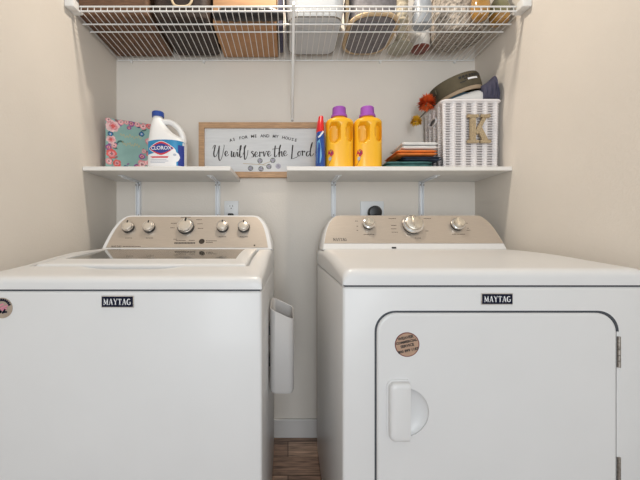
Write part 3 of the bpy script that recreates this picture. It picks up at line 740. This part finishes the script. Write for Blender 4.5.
# ------------------------------------------------------------------ floral canvas on the left shelf
P0 = Vector((-.8125, 1.495, SZ1+.0006)); ang = math.atan2(.095, .172)
ud = Vector((math.cos(ang), math.sin(ang), 0)); nd = Vector((math.sin(ang), -math.cos(ang), 0))
CW, CH, CT = .200, .243, .020
def cv(u, v, h): return tuple(P0 + ud*u + Vector((0, 0, v)) + nd*h)
t = thing('floral_canvas', 'teal canvas block with pink flower border, standing left of the bleach jug', 'canvas', tuple(P0 + ud*CW/2))
bm = BM(); loft(bm, [[Vector(cv(u, v, -CT)) for u, v in ((0, 0), (CW, 0), (CW, CH), (0, CH))], [Vector(cv(u, v, 0)) for u, v in ((0, 0), (CW, 0), (CW, CH), (0, CH))]])
blk = obj('canvas_block', bm, 'edge_red', t, 0)
bm = BM(); slab(bm, rrect(.0005, CW-.0005, .0005, CH-.0005, .001, 2), cv, .0006); face = obj('painted_face', bm, 'teal', blk, 0)
rnd = random.Random(3)
LAY = [0]
def cl(q, r, m): return min(max(q, r), m-r)
def bloom(u, v, r, mats):
    bm = BM(); LAY[0] += 1; base = .0005 + .00005*LAY[0]
    for lay, (q, n, mi) in enumerate(((1.0, 7, 0), (.62, 6, 1), (.30, 4, 2))):
        for k in range(n):
            a = 2*math.pi*k/n + rnd.uniform(-.3, .3); rr = r*q*rnd.uniform(.34, .52)
            disc(bm, cl(u + r*q*.55*math.cos(a), rr, CW), cl(v + r*q*.55*math.sin(a), rr, CH), rr, lambda p, w, h: cv(p, w, base + h + .0003*lay + .00003*k), .0003, mi, 10)
    obj('painted_flower', bm, list(mats), face, 0)
def leaf(u, v, L, a, m):
    bm = BM(); c, sn = math.cos(a), math.sin(a)
    pts = [(cl(u + L*(x*c - y*sn), .001, CW), cl(v + L*(x*sn + y*c), .001, CH)) for x, y in ((0, 0), (.3, .2), (.65, .2), (1, 0), (.65, -.16), (.3, -.18))]
    slab(bm, pts, lambda p, w, h: cv(p, w, .0005+h), .0002); obj('painted_leaf', bm, m, face, 0)
for k in range(34):
    t_ = rnd.random(); e = rnd.choice('LLBBTR')
    u, v = {'L': (rnd.uniform(.01, .055), t_*CH), 'B': (t_*CW, rnd.uniform(.01, .05)), 'T': (t_*CW, CH - rnd.uniform(.006, .03)), 'R': (CW - rnd.uniform(.02, .05), t_*CH)}[e]
    leaf(u, v, rnd.uniform(.014, .028), rnd.uniform(0, 6.28), rnd.choice(['navy_paint', 'dark_leaf', 'dark_leaf', 'magenta', 'edge_red']))
PK = ('pink_pale', 'pink', 'coral'); RD = ('coral', 'pink', 'edge_red'); MG = ('magenta', 'pink', 'edge_red'); RS = ('pink', 'pink_pale', 'edge_red'); NV = ('navy_paint', 'label_teal', 'pink_pale')
for u, v, r, m in ((.030, .208, .030, PK), (.012, .235, .014, RS), (.062, .232, .014, RS), (.085, .236, .012, RS), (.105, .232, .014, MG), (.130, .234, .014, RS), (.155, .228, .016, RS), (.180, .232, .014, RD),
                   (.020, .172, .012, NV), (.022, .148, .022, PK), (.034, .122, .013, RS), (.012, .112, .012, MG), (.024, .084, .024, RD), (.014, .050, .015, RS), (.046, .044, .017, RD), (.028, .016, .016, MG),
                   (.058, .018, .014, RS), (.082, .026, .013, NV), (.108, .016, .013, RS), (.128, .034, .016, MG), (.150, .050, .021, RS), (.150, .086, .014, MG), (.154, .018, .015, RD), (.158, .112, .011, RS),
                   (.148, .190, .013, NV), (.095, .212, .010, MG), (.178, .06, .016, PK), (.178, .16, .016, RS), (.180, .10, .013, RD)):
    bloom(u, v, r, m)
bm = BM()
for row, (a, b) in enumerate(((.058, .150), (.066, .142))):
    v0 = .172 - row*.036; pts = []
    for k in range(60):
        q = k/59; pts.append((a + (b-a)*q, v0 + .006*math.sin(q*46) + .004*math.sin(q*17+row)))
    stroke(bm, pts, .0016, lambda p, q, h: cv(p, q, .0006+h), .0005)
obj('gold_script', bm, 'gold', face, 0)

# ------------------------------------------------------------------ bleach jug
JX, JY, JB = -.5245, 1.466, SZ1+.0006
t = thing('bleach_jug', 'white bleach jug with blue cap and blue label, on the left shelf', 'jug', (JX, JY, JB))
ja, jb, jn = .080, .048, 3.2
def jfront(x): return JY - jb*(max(0.0, 1-abs((x-JX)/ja)**jn))**(1/jn)
bm = BM(); rings = []
for z, a, b, cx, n in ((0, .072, .040, 0, jn), (.003, .078, .046, 0, jn), (.010, ja, jb, 0, jn), (.110, ja, jb, 0, jn), (.122, .0795, .0475, 0, jn), (.134, .076, .046, -.002, 3.0),
                       (.146, .068, .044, -.009, 2.8), (.158, .057, .041, -.019, 2.6), (.172, .047, .037, -.0285, 2.4), (.190, .038, .033, -.0355, 2.2), (.208, .031, .029, -.040, 2.0), (.222, .0245, .0245, -.042, 2.0), (.230, .021, .021, -.0425, 2.0), (.240, .0195, .0195, -.0425, 2.0)):
    rings.append([Vector((JX+cx+u, JY+v, JB+z*.97)) for u, v in selps(a, b, n, 56)])
loft(bm, rings); jb_o = obj('jug_body', bm, 'jug_white', t, 50)
bm = BM()
hp = smooth_path([(JX-.022, JY, JB+.208), (JX+.002, JY, JB+.211), (JX+.030, JY, JB+.200), (JX+.054, JY, JB+.175), (JX+.0665, JY, JB+.146), (JX+.069, JY, JB+.119)], 6)
rings = []
for i, p in enumerate(hp):
    dd = hp[min(i+1, len(hp)-1)] - hp[max(i-1, 0)]; nn = Vector((0, 1, 0)).cross(dd).normalized()
    rings.append([p + nn*.0125*math.cos(a) + Vector((0, 1, 0))*.017*math.sin(a) for a in [2*math.pi*k/16 for k in range(16)]])
loft(bm, rings); obj('jug_handle', bm, 'jug_white', t, 60)
bm = BM(); cp = (JX-.0425, JY, JB+.233)
rings = []
for r, h in ((.0245, 0), (.0245, .019), (.0225, .022), (.001, .0222)):
    rings.append([Vector(cp) + Vector(((r + (.0007 if (k % 2 and h < .02) else 0))*math.cos(2*math.pi*k/48), (r + (.0007 if (k % 2 and h < .02) else 0))*math.sin(2*math.pi*k/48), h)) for k in range(48)])
loft(bm, rings); obj('cap', bm, 'cap_blue', t, 30, label='blue screw cap')
# label wraps the front
def jf(u, v, h): return (JX+u, jfront(JX+u) - h, JB+v)
def wrap(bm, u0, u1, v0, v1, h, mi=0, top=None, bot=None, n=28):
    a = []; b = []
    for k in range(n+1):
        u = u0 + (u1-u0)*k/n
        a.append(bm.verts.new(jf(u, bot(u) if bot else v0, h))); b.append(bm.verts.new(jf(u, top(u) if top else v1, h)))
    for k in range(n):
        f = bm.faces.new((a[k], a[k+1], b[k+1], b[k])); f.material_index = mi
bm = BM(); wrap(bm, -.0785, .0785, .012, .124, .0006, 0, top=lambda u: .116 + .006*(1-(u/.08)**2))
lab = obj('label', bm, 'label_teal', jb_o, 60)
bm = BM(); wrap(bm, -.0785, .052, .012, .06, .0010, 0, top=lambda u: .050 + .016*math.sin((u+.08)*22)*.6 + .008); obj('label_lower', bm, 'label_white', lab, 60)
bm = BM(); wrap(bm, .058, .0785, .012, .10, .0010); obj('label_edge', bm, 'label_navy', lab, 60)
def jdisc(m, u, v, a, b, h, nm):
    bm = BM(); rows = []
    for k in range(13):
        x = a*(-1 + 2*k/12); hh = b*math.sqrt(max(0, 1-(x/a)**2)); rows.append((bm.verts.new(jf(u+x, v-hh-.0001, h)), bm.verts.new(jf(u+x, v+hh+.0001, h))))
    for p, q in zip(rows[:-1], rows[1:]): bm.faces.new((p[0], q[0], q[1], p[1]))
    return obj(nm, bm, m, lab, 60)
def diamond(m, u, v, a, b, h, nm):
    bm = BM(); rows = []
    for k in range(17):
        x = a*(-1 + 2*k/16); hh = b*(1-abs(x/a)**1.5); rows.append((bm.verts.new(jf(u+x, v-hh-.0001, h)), bm.verts.new(jf(u+x, v+hh+.0001, h))))
    for p, q in zip(rows[:-1], rows[1:]): bm.faces.new((p[0], q[0], q[1], p[1]))
    return obj(nm, bm, m, lab, 60)
diamond('label_white', -.011, .085, .056, .031, .0012, 'logo_edge')
diamond('label_red', -.011, .085, .053, .0285, .0015, 'logo_diamond')
diamond('label_navy', -.011, .085, .050, .021, .0018, 'logo_band')
bm = BM(); text_slab(bm, 'CLOROX', -.011, .0855, .0225, lambda u, v, h: jf(u, v, .0021), 0, space=.92)
text_slab(bm, 'CLOROX', -.0104, .0860, .0225, lambda u, v, h: jf(u, v, .0023), 0, space=.92)
obj('lettering', bm, 'badge_white', lab, 0)
bm = BM()
for v, a, b in ((.050, -.058, .020), (.046, -.052, .018)): wrap(bm, a, b, v-.0016, v+.0016, .0013)
obj('label_red_text', bm, 'label_red', lab, 0)
bm = BM()
for v, a, b in ((.037, -.058, .012), (.031, -.058, .020), (.025, -.058, .006)): wrap(bm, a, b, v-.0012, v+.0012, .0013)
obj('label_grey_text', bm, 'label_grey', lab, 0)
jdisc('label_white', .036, .068, .016, .019, .0014, 'splash_mark'); jdisc('label_white', .044, .048, .022, .022, .0013, 'splash_mark'); jdisc('label_grey', .046, .058, .007, .005, .0017, 'splash_mark')

# ------------------------------------------------------------------ yellow detergent jugs
DA, DB, DN = .0595, .050, 3.0
def detergent():
    cx, cy, z0 = 0.222, 1.461, SZ1+.0006
    t = thing('detergent_jug', 'yellow detergent jug with purple cap, beside the red and blue bottle', 'jug', (cx, cy, z0), 'yellow detergent jugs')
    prof = [(0, .052, .043), (.003, .057, .048), (.009, DA, DB)] + [(.009 + .0048*k, DA, DB) for k in range(1, 41)] + \
           [(.206, .0575, .049), (.211, .0545, .047), (.215, .049, .043), (.218, .043, .038), (.220, .037, .033), (.222, .031, .030), (.227, .029, .029)]
    bm = BM(); rings = []
    for z, a, b in prof:
        rr = []
        n = DN if z < .205 else DN - (z-.205)/.03
        for u, v in selps(a, b, max(2, n), 96):
            if v < 0 and z > .08:
                for wx, wz, ax, az, dp in ((-.026, .152, .0215, .044, .030), (.0385, .154, .0150, .040, .026)):
                    q = (abs((u-wx)/ax)**3 + abs((z-wz)/az)**3)
                    if q < 1: v += dp*min(1, (1-q)*2.5)
            rr.append(Vector((cx+u, cy+v, z0+z)))
        rings.append(rr)
    loft(bm, rings); body = obj('jug_body', bm, 'yellow', t, 50)
    bm = BM(); rings = []
    for r, h in ((.0330, .227), (.0355, .229), (.0345, .238), (.0300, .2395), (.0280, .269), (.0258, .272), (.0005, .2723)):
        rings.append([Vector((cx + (r + (.0008 if k % 2 and .2395 < h < .271 else 0))*math.cos(2*math.pi*k/56), cy + (r + (.0008 if k % 2 and .2395 < h < .271 else 0))*math.sin(2*math.pi*k/56), z0+h)) for k in range(56)])
    loft(bm, rings); obj('cap', bm, 'purple', t, 30, label='purple measuring cap')
    def ff(u, v, h):
        b = DB*(max(0, 1-abs(u/DA)**DN))**(1/DN); return (cx+u, cy-b-.0004-h, z0+v)
    bm = BM(); slab(bm, [(-.059, .012), (-.052, .012), (-.046, .026), (-.041, .034), (-.036, .050), (-.035, .066), (-.043, .078), (-.053, .082), (-.059, .078)], ff, .0004); lab = obj('label', bm, 'purple_dark', body, 0)
    bm = BM(); slab(bm, [(-.054, .054), (-.040, .050), (-.030, .060), (-.031, .072), (-.040, .080), (-.050, .076)], lambda u, v, h: ff(u, v, h+.0005), .0003); obj('label_berry', bm, 'crimson', lab, 0)
    bm = BM(); slab(bm, [(-.049, .034), (-.042, .033), (-.038, .045), (-.044, .050), (-.050, .045)], lambda u, v, h: ff(u, v, h+.0005), .0003); obj('label_leaf', bm, 'label_grey', lab, 0)
    return t
def copy_tree(o, parent=None):
    c = o.copy(); COL.objects.link(c)
    if parent: c.parent = parent
    WL[c.name] = WL[o.name].copy()
    for ch in list(o.children): copy_tree(ch, c)
    return c
j1 = detergent()
j2 = copy_tree(j1); j2.location = (.3435, 1.458, SZ1+.0006); j2['label'] = 'yellow detergent jug with purple cap, the one closer to the folded cloths'

# red and blue bottle, narrow side on
t = thing('cleaner_bottle', 'slim blue bottle with red top, left of the yellow jugs', 'bottle', (.139, 1.45, SZ1+.0006))
z0 = SZ1+.0006; bx, by = .1385, 1.452
bm = BM(); rings = []
for z, a, b in ((0, .019, .044), (.004, .021, .048), (.08, .0205, .049), (.13, .019, .046), (.155, .017, .040)):
    rings.append([Vector((bx+u, by+v, z0+z)) for u, v in selps(a, b, 2.6, 36)])
loft(bm, rings); body = obj('bottle_body', bm, 'blue', t, 50)
bm = BM(); rings = []
for z, a, b, ox in ((.1555, .0172, .040, 0), (.175, .0165, .037, 0), (.195, .0145, .030, .001), (.208, .0135, .026, .002), (.214, .0115, .020, .003), (.226, .0110, .018, .0035), (.230, .009, .014, .0035)):
    rings.append([Vector((bx+ox+u, by+v, z0+z)) for u, v in selps(a, b, 2.4, 36)])
loft(bm, rings); obj('spray_top', bm, 'red', t, 50, label='red plastic top')
def bf(u, v, h):
    return (bx+u, by - .0485*(max(0, 1-abs(u/.0208)**2.6))**(1/2.6) - .0006 - h, z0+v)
bm = BM(); stroke(bm, [(-.012, .128), (-.006, .132), (0, .139), (.006, .148), (.010, .154)], .007, bf, .0004); obj('label_swirl', bm, 'label_white', body, 0)
bm = BM(); slab(bm, [(-.016, .02), (-.004, .02), (.002, .05), (-.001, .09), (-.006, .12), (-.015, .112)], bf, .0004); obj('label_wave', bm, 'lightblue', body, 0)

# ------------------------------------------------------------------ folded cloths
def folded(x0, x1, y0, y1, z0, th, m, label, layers, seed, parent_group='folded cloths on the right shelf', lean=0):
    t = thing('folded_cloth', label, 'cloth', ((x0+x1)/2, (y0+y1)/2, z0), parent_group)
    lt = th/layers
    for l in range(layers):
        bm = BM(); rings = []
        for k, x in enumerate(spaced(x0, x1, 20)):
            q = min(k, 20-k)/20; e = min(1, .30 + 7*q)
            rr = []
            for p in selps(1, 1, 4, 20):
                y = (y0+y1)/2 + p[0]*(y1-y0)/2*(1 - .02*l)
                nz = noise.noise(Vector((x*26+seed, y*20, l*3.0)))*.16
                zz = z0 + lt*l + lt*(.5 + .48*p[1]*e + (nz*.5 if p[1] > 0 else nz*.25)*e) - lean*(x1-x)*0
                rr.append(Vector((x + .006*noise.noise(Vector((y*40, seed, l*2.0))), y, zz)))
            rings.append(rr)
        loft(bm, rings); obj('fold', bm, m, t, 60)
    return t
zb = SZ1 + .002
folded(.410, .600, 1.395, 1.60, zb, .026, 'teal_cloth', 'dark teal cloth at the bottom of the folded pile', 2, 1)
folded(.480, .640, 1.400, 1.595, zb+.029, .018, 'navy_cloth', 'navy cloth folded between the teal and orange cloths', 2, 5)
folded(.455, .622, 1.398, 1.585, zb+.050, .024, 'orange_cloth', 'orange cloth folded under the white one', 2, 9)
folded(.478, .630, 1.405, 1.575, zb+.077, .033, 'white_cloth', 'white cloth folded on top of the pile', 2, 13)

# ------------------------------------------------------------------ white wicker basket with K
QX0, QX1, QY0, QY1, QZ0, QZ1 = .652, .912, 1.420, 1.632, SZ1+.001, 1.556
t = thing('laundry_basket', 'white wicker basket with glitter letter K, full of cloths on right shelf', 'basket', ((QX0+QX1)/2, (QY0+QY1)/2, QZ0))
def per(ins, z, rad=.022, n=150):
    base = rrect(QX0+ins, QX1-ins, QY0+ins, QY1-ins, rad, 6); base.append(base[0]); L = [0]
    for a, b in zip(base[:-1], base[1:]): L.append(L[-1] + math.hypot(b[0]-a[0], b[1]-a[1]))
    out = []
    for k in range(n):
        s = L[-1]*k/n; i = max(j for j in range(len(L)-1) if L[j] <= s)
        q = (s-L[i])/max(1e-9, L[i+1]-L[i]); a, b = base[i], base[i+1]
        tx, ty = b[0]-a[0], b[1]-a[1]; l = math.hypot(tx, ty) or 1
        out.append((a[0]+tx*q, a[1]+ty*q, s, ty/l, -tx/l, L[-1]))
    return out
bm = BM(); NP = 256; rows = 27; H = QZ1-QZ0; sub = 5
outer = []
cache = per(.006, 0, .020, NP)
inner_c = per(.019, 0, .012, NP)
nb = round(cache[0][5]/.046)
for k in range(rows*sub+1):
    z = QZ0 + H*k/(rows*sub); tap = .008*(1-(z-QZ0)/H); rw = k//sub; ph = (k % sub)/sub
    ring = []
    for x, y, s, nx, ny, L in cache:
        b = .5 + .5*math.cos(2*math.pi*s/L*nb)
        groove = abs(math.cos(math.pi*ph)) ** 1.2
        o = .0015*b + (.0022 - .0125*groove)*min(1, (1-b)*1.7)**.9
        ring.append(Vector((x + (nx)*(o-tap*.6), y + (ny)*(o-tap*.6), z)))
    outer.append(ring)
vo = [[bm.verts.new(p) for p in r] for r in outer]
vi = [[bm.verts.new((x - nx*.008*(1-q), y - ny*.008*(1-q), QZ0 + .006 + (H-.006)*q)) for x, y, s, nx, ny, L in inner_c] for q in (0, .25, .5, .62, .66, .70, .74, .78, .82, .86, .9, 1)]
def hole(c): return c.x < (QX0+QX1)/2 - .05 and (((c.y-1.528)/.036)**2 + ((c.z-(QZ1-.058))/.013)**2 < 1)
for V in (vo, vi):
    for j in range(len(V)-1):
        for i in range(NP):
            q = (V[j][i], V[j][(i+1) % NP], V[j+1][(i+1) % NP], V[j+1][i])
            if hole((q[0].co+q[2].co)/2): continue
            if V is vo and 0 < j < len(V)-4 and (j % sub in (0, sub-1)) and .5+.5*math.cos(2*math.pi*(cache[i][2]+cache[(i+1) % NP][2] if i < NP-1 else 2*cache[i][2])/2/cache[0][5]*nb) < .40: continue
            f = bm.faces.new(q); f.material_index = 0 if V is vo else 1
for i in range(NP):
    bm.faces.new((vo[-1][i], vo[-1][(i+1) % NP], vi[-1][(i+1) % NP], vi[-1][i]))
bm.faces.new(vo[0]); f = bm.faces.new(vi[0]); f.material_index = 1
obj('basket_body', bm, ['wicker', 'wicker_in'], t, 60)
bm = BM(); tube(bm, [(x, y, QZ1+.003) for x, y, *_ in per(.007, 0, .018, 90)], .0065, 8, closed=True); obj('rim', bm, 'wicker', t)
bm = BM(); tube(bm, [(QX0+.005, 1.528+.039*math.cos(a), QZ1-.058+.016*math.sin(a)) for a in [2*math.pi*k/28 for k in range(28)]], .0045, 8, closed=True); obj('handle_hole', bm, 'wicker', t)
bm = BM(); k0, kz, kw, kh = .7560, 1.376, .098, .119
def kp(u, v): return (k0 + u*kw, kz + v*kh)
for i, q in enumerate(([(.12, .03), (.36, .03), (.36, .97), (.12, .97)], [(.30, .36), (.44, .30), (.86, .95), (.68, .95)], [(.40, .52), (.52, .70), (.92, .05), (.66, .05)],
                       [(0, 0), (.48, 0), (.48, .10), (0, .10)], [(0, .90), (.48, .90), (.48, 1), (0, 1)], [(.55, 0), (1, 0), (1, .10), (.55, .10)], [(.57, .90), (.97, .90), (.97, 1), (.57, 1)])):
    slab(bm, [kp(*p) for p in q], front(QY0+.004), .0105 + .0004*i)
obj('letter_k', bm, 'glitter', t, 0, label='tan glitter capital letter K')

# cloths and cap in the basket
def lump(c, rx, ry, rz, seed, amp, fr, top=None):
    bm = BM(); bmesh.ops.create_icosphere(bm, subdivisions=5, radius=1)
    for v in bm.verts:
        n = v.co.normalized(); d = 1 + amp*noise.noise(n*fr + Vector((seed, seed*1.7, 0))) + amp*.9*abs(noise.noise(n*fr*2.1 + Vector((0, seed, 3))))
        v.co = Vector((c[0]+n.x*rx*d, c[1]+n.y*ry*d, c[2]+n.z*rz*d))
        v.co.x = min(max(v.co.x, QX0+.032), QX1-.032) if v.co.z < QZ1+.012 else min(v.co.x, XR-.004); v.co.y = min(max(v.co.y, QY0+.032), QY1-.032) if v.co.z < QZ1+.012 else min(v.co.y, YB-.004)
        if top: v.co = top(v.co)
    return bm
bm = BM(); rings = []
for k in range(25):
    q = k/24; x = .682 + .140*q; e = math.sin(math.pi*min(1, max(.03, q)))**.4
    rings.append([Vector((x, 1.505 + .020*e*p[0], 1.583 + .030*q + (.022+.004*q)*e*p[1]*(1 + .15*noise.noise(Vector((q*7, p[0]*1.5, 4)))))) for p in selps(1, 1, 2.3, 24)])
loft(bm, rings); solo('blue_cloth', bm, 'blue_cloth', 'pale blue cloth in the white basket, peeking out between cap and white towel', 'cloth', (.75, 1.50, 1.556), 'cloths in the white basket', 80)
bm = BM(); rings = []
# white towel folded over: bulging roll along the front rim
for k in range(31):
    q = k/30; x = .712 + .150*q; e = math.sin(math.pi*min(1, max(.02, q)))**.45
    hgt = .008 + .032*q
    rings.append([Vector((x, 1.458 + .024*e*p[0], 1.576 + .012*q + hgt*e*p[1]*(1 + .12*noise.noise(Vector((q*9, p[0]*1.5, 1)))))) for p in selps(1, 1, 2.3, 28)])
loft(bm, rings); solo('white_towel', bm, 'white_cloth', 'white towel rolled along the front rim of the white basket, under the cap', 'cloth', (.78, 1.47, 1.556), 'cloths in the white basket', 80)
# slate cloth: an upright folded corner against the right side
bm = BM(); rings = []
prof = [(.8, 1.553, .008), (.802, 1.585, .03), (.82, 1.60, .036), (.845, 1.612, .036)]
def hs(x): return interp([(.800, 1.585), (.822, 1.622), (.845, 1.637), (.868, 1.655), (.888, 1.672), (.898, 1.652), (.906, 1.605), (.912, 1.568)], x)
for k in range(37):
    x = .830 + .080*k/36; zt = hs(x); zl = 1.5665
    w = .030*(.2 + .8*math.sin(math.pi*min(.97, max(.03, k/36)))); wr = .006*math.sin(k*.9)
    rings.append([Vector((x, 1.448 + wr*(1-abs(p[1])) + w*p[0], (zl+zt)/2 + (zt-zl)/2*p[1])) for p in selps(1, 1, 2.2, 24)])
loft(bm, rings); solo('slate_cloth', bm, 'slate_cloth', 'dark slate cloth poking up at the right side of the white basket', 'cloth', (.85, 1.485, 1.556), 'cloths in the white basket', 60)
# cap
hc = Vector((.758, 1.525, 1.640)); hr = Matrix.Rotation(R(-17), 4, 'Y') @ Matrix.Rotation(R(-4), 4, 'X')
def H_(p): return hc + (hr @ Vector(p))
t = thing('cap', 'olive fabric cap with dark lettered patch, lying on top of the white basket', 'cap', tuple(hc))
def cap_ring(r, z, sy=.97): return [H_((r*math.cos(a), r*sy*math.sin(a), z)) for a in [2*math.pi*k/56 for k in range(56)]]
bm = BM(); loft(bm, [cap_ring(.001, .040), cap_ring(.078, .036), cap_ring(.099, .028), cap_ring(.100, -.028), cap_ring(.105, -.029), cap_ring(.107, -.012), cap_ring(.108, .024), cap_ring(.104, .034), cap_ring(.080, .041), cap_ring(.04, .045), cap_ring(.001, .046)], cap=True)
crown = obj('crown', bm, 'olive', t, 50)
bm = BM(); loft(bm, [cap_ring(.094, -.0305), cap_ring(.092, -.043), cap_ring(.100, -.043), cap_ring(.1045, -.0305)], cap=False); obj('sweatband', bm, 'tan_cloth', t, 50)
def hband(a, z, h): return tuple(H_(((.1082+h)*math.cos(a), (.1082+h)*.97*math.sin(a), z)))
bm = BM()
def hpatch(a0, a1, z0, z1, h, mi):
    n = 12; A = [bm.verts.new(hband(a0+(a1-a0)*k/n, z0, h)) for k in range(n+1)]; B = [bm.verts.new(hband(a0+(a1-a0)*k/n, z1, h)) for k in range(n+1)]
    for k in range(n): f = bm.faces.new((A[k], A[k+1], B[k+1], B[k])); f.material_index = mi
for k in range(8): hpatch(R(-106+7.5*k), R(-100.5+7.5*k), .010, .020, .0010, 0)
hpatch(R(-96), R(-64), .002, .007, .0010, 0); hpatch(R(-88), R(-62), -.004, .004, .0014, 1); hpatch(R(-106), R(-92), -.008, -.004, .0010, 0)
obj('patch', bm, ['black', 'badge_white'], crown, 0, label='black lettering with a white mark')
bm = BM(); box(bm, -.02, .02, -.003, .003, -.012, .012, .002, 1); bmesh.ops.transform(bm, matrix=Matrix.Translation(H_((-.107, -.030, .004))) @ hr @ Matrix.Rotation(R(75), 4, 'Z'), verts=bm.verts); obj('strap', bm, 'olive', t)
# silk flowers over the left rim
def flower(c, r, m, seed, label, n=90):
    rn = random.Random(seed)
    t = thing('silk_flower', label, 'flower', c, 'silk flowers on the white basket')
    bm = BM()
    for k in range(n):
        z = rn.uniform(-.7, 1); a = rn.uniform(0, 2*math.pi); q = math.sqrt(1-z*z)
        dr = Vector((q*math.cos(a), q*math.sin(a), z)); L = r*rn.uniform(.75, 1.1); a1, b1 = frame_for(dr)
        w = r*.13; base = Vector(c) + dr*r*.15; tip = Vector(c) + dr*L
        mid = (base+tip)/2 + b1*r*.06
        lo = [bm.verts.new(p) for p in (base-a1*w*.4, base+a1*w*.4)]; m1 = [bm.verts.new(p) for p in (mid-a1*w, mid+a1*w)]; m2 = [bm.verts.new(p) for p in (mid-a1*w+b1*.0012, mid+a1*w+b1*.0012)]; tp = bm.verts.new(tip)
        bm.faces.new((lo[0], lo[1], m1[1], m1[0])); bm.faces.new((m1[0], m1[1], tp)); bm.faces.new((lo[1], lo[0], m2[0], m2[1])); bm.faces.new((m2[1], m2[0], tp))
    obj('petals', bm, m, t, 0)
    bm = BM(); bmesh.ops.create_icosphere(bm, subdivisions=2, radius=r*.25); bmesh.ops.translate(bm, verts=bm.verts, vec=Vector(c)); obj('flower_centre', bm, 'tan_cloth', t)
    bm = BM(); tube(bm, smooth_path([c, (max(c[0]+.02, .655), c[1]+.01, QZ1+.020), (.672, c[1]+.01, QZ1+.021), (.685, c[1]+.01, QZ1+.006)], 5), .0025, 6); obj('stem', bm, 'olive', t)
flower((.618, 1.50, 1.575), .043, 'petal_orange', 4, 'shaggy orange silk flower at left rim of the white basket', 240)
flower((.583, 1.53, 1.505), .031, 'petal_yellow', 8, 'yellow silk flower hanging below the orange one', 110)

# ------------------------------------------------------------------ sockets and plugs
def plate(nm, label, x0, x1, z0, z1):
    t = thing(nm, label, 'outlet', ((x0+x1)/2, YB, z0))
    bm = BM(); box(bm, x0, x1, YB-.006, YB-.0005, z0, z1, .0025, 2); return t, obj('cover_plate', bm, 'outlet', t)
t, p = plate('wall_outlet', 'small white wall outlet behind the washer console', -.312, -.243, 1.042, 1.157)
for zc in (1.127, 1.073):
    bm = BM(); slab(bm, rrect(-.2945, -.2605, zc-.015, zc+.015, .012, 6), front(YB-.0058), .0012); rc = obj('receptacle', bm, 'outlet', p, 20)
    bm = BM()
    for x in (-.284, -.271): box(bm, x-.0012, x+.0012, YB-.0076, YB-.0066, zc+.001, zc+.009)
    disc(bm, -.2775, zc-.007, .0024, front(YB-.0068), .0006, 0, 10); obj('slot', bm, 'print', rc, 0)
bm = BM(); box(bm, -.291, -.264, YB-.034, YB-.0078, 1.058, 1.0945, .005, 2)
t = thing('plug', 'dark plug in the washer outlet, just above the console', 'plug', (-.277, YB, 1.07)); obj('plug_body', bm, 'black', t)
bm = BM(); tube(bm, smooth_path([(-.277, YB-.030, 1.060), (-.277, YB-.045, 1.02), (-.28, YB-.055, .9), (-.29, YB-.05, .7)], 5), .004, 8); obj('cord', bm, 'black', t)
t, p = plate('wall_outlet', 'wide white dryer outlet plate behind the dryer console', .354, .469, 1.040, 1.155)
bm = BM(); lathe(bm, [(.036, 0), (.036, .002), (.033, .0035)], (.4195, YB-.0061, 1.098), 32, (0, -1, 0)); obj('receptacle', bm, 'outlet', p)
t = thing('dryer_plug', 'round black dryer plug above the dryer console', 'plug', (.4195, YB, 1.098))
bm = BM(); lathe(bm, [(.031, 0), (.033, .004), (.033, .026), (.028, .032), (.012, .034)], (.4195, YB-.0100, 1.098), 32, (0, -1, 0)); obj('plug_body', bm, 'black', t)
bm = BM(); tube(bm, smooth_path([(.4195, YB-.040, 1.085), (.4195, YB-.058, 1.04), (.418, YB-.06, .9), (.41, YB-.06, .6)], 5), .007, 8); obj('cord', bm, 'black', t)

# ------------------------------------------------------------------ camera, light
cam = bpy.data.cameras.new('camera'); co = bpy.data.objects.new('camera', cam); COL.objects.link(co)
co.location = (0, 0, .975); co.rotation_euler = (R(90), 0, 0)
cam.sensor_width = 36; cam.lens = 36*336/640; cam.shift_x = 32/640; cam.shift_y = -2/640; cam.clip_start = .01
scene.camera = co

def area(name, loc, rot, sx, sy, power, col, shape='RECTANGLE'):
    l = bpy.data.lights.new(name, 'AREA'); l.shape = shape; l.size = sx
    if shape == 'RECTANGLE': l.size_y = sy
    l.energy = power; l.color = col
    o = bpy.data.objects.new(name, l); COL.objects.link(o); o.location = loc; o.rotation_euler = rot; return o
area('ceiling_lamp', (.03, 1.17, 2.41), (0, 0, 0), .10, .10, 12.2, (1.0, .89, .75), 'DISK')
area('added_front_fill', (.05, -3.0, 1.30), (R(90), 0, 0), .95, 2.1, 57.0, (.92, .965, 1.0))  # added fill light behind the camera, brightens the fronts and between the machines

wd = bpy.data.worlds.new('world'); scene.world = wd; wd.use_nodes = True
bg = wd.node_tree.nodes['Background']; bg.inputs['Color'].default_value = (.88, .95, 1.0, 1); bg.inputs['Strength'].default_value = .85
vs = scene.view_settings; vs.view_transform = 'Standard'; vs.look = 'None'; vs.gamma = 1; vs.exposure = 0.0; vs.use_curve_mapping = False
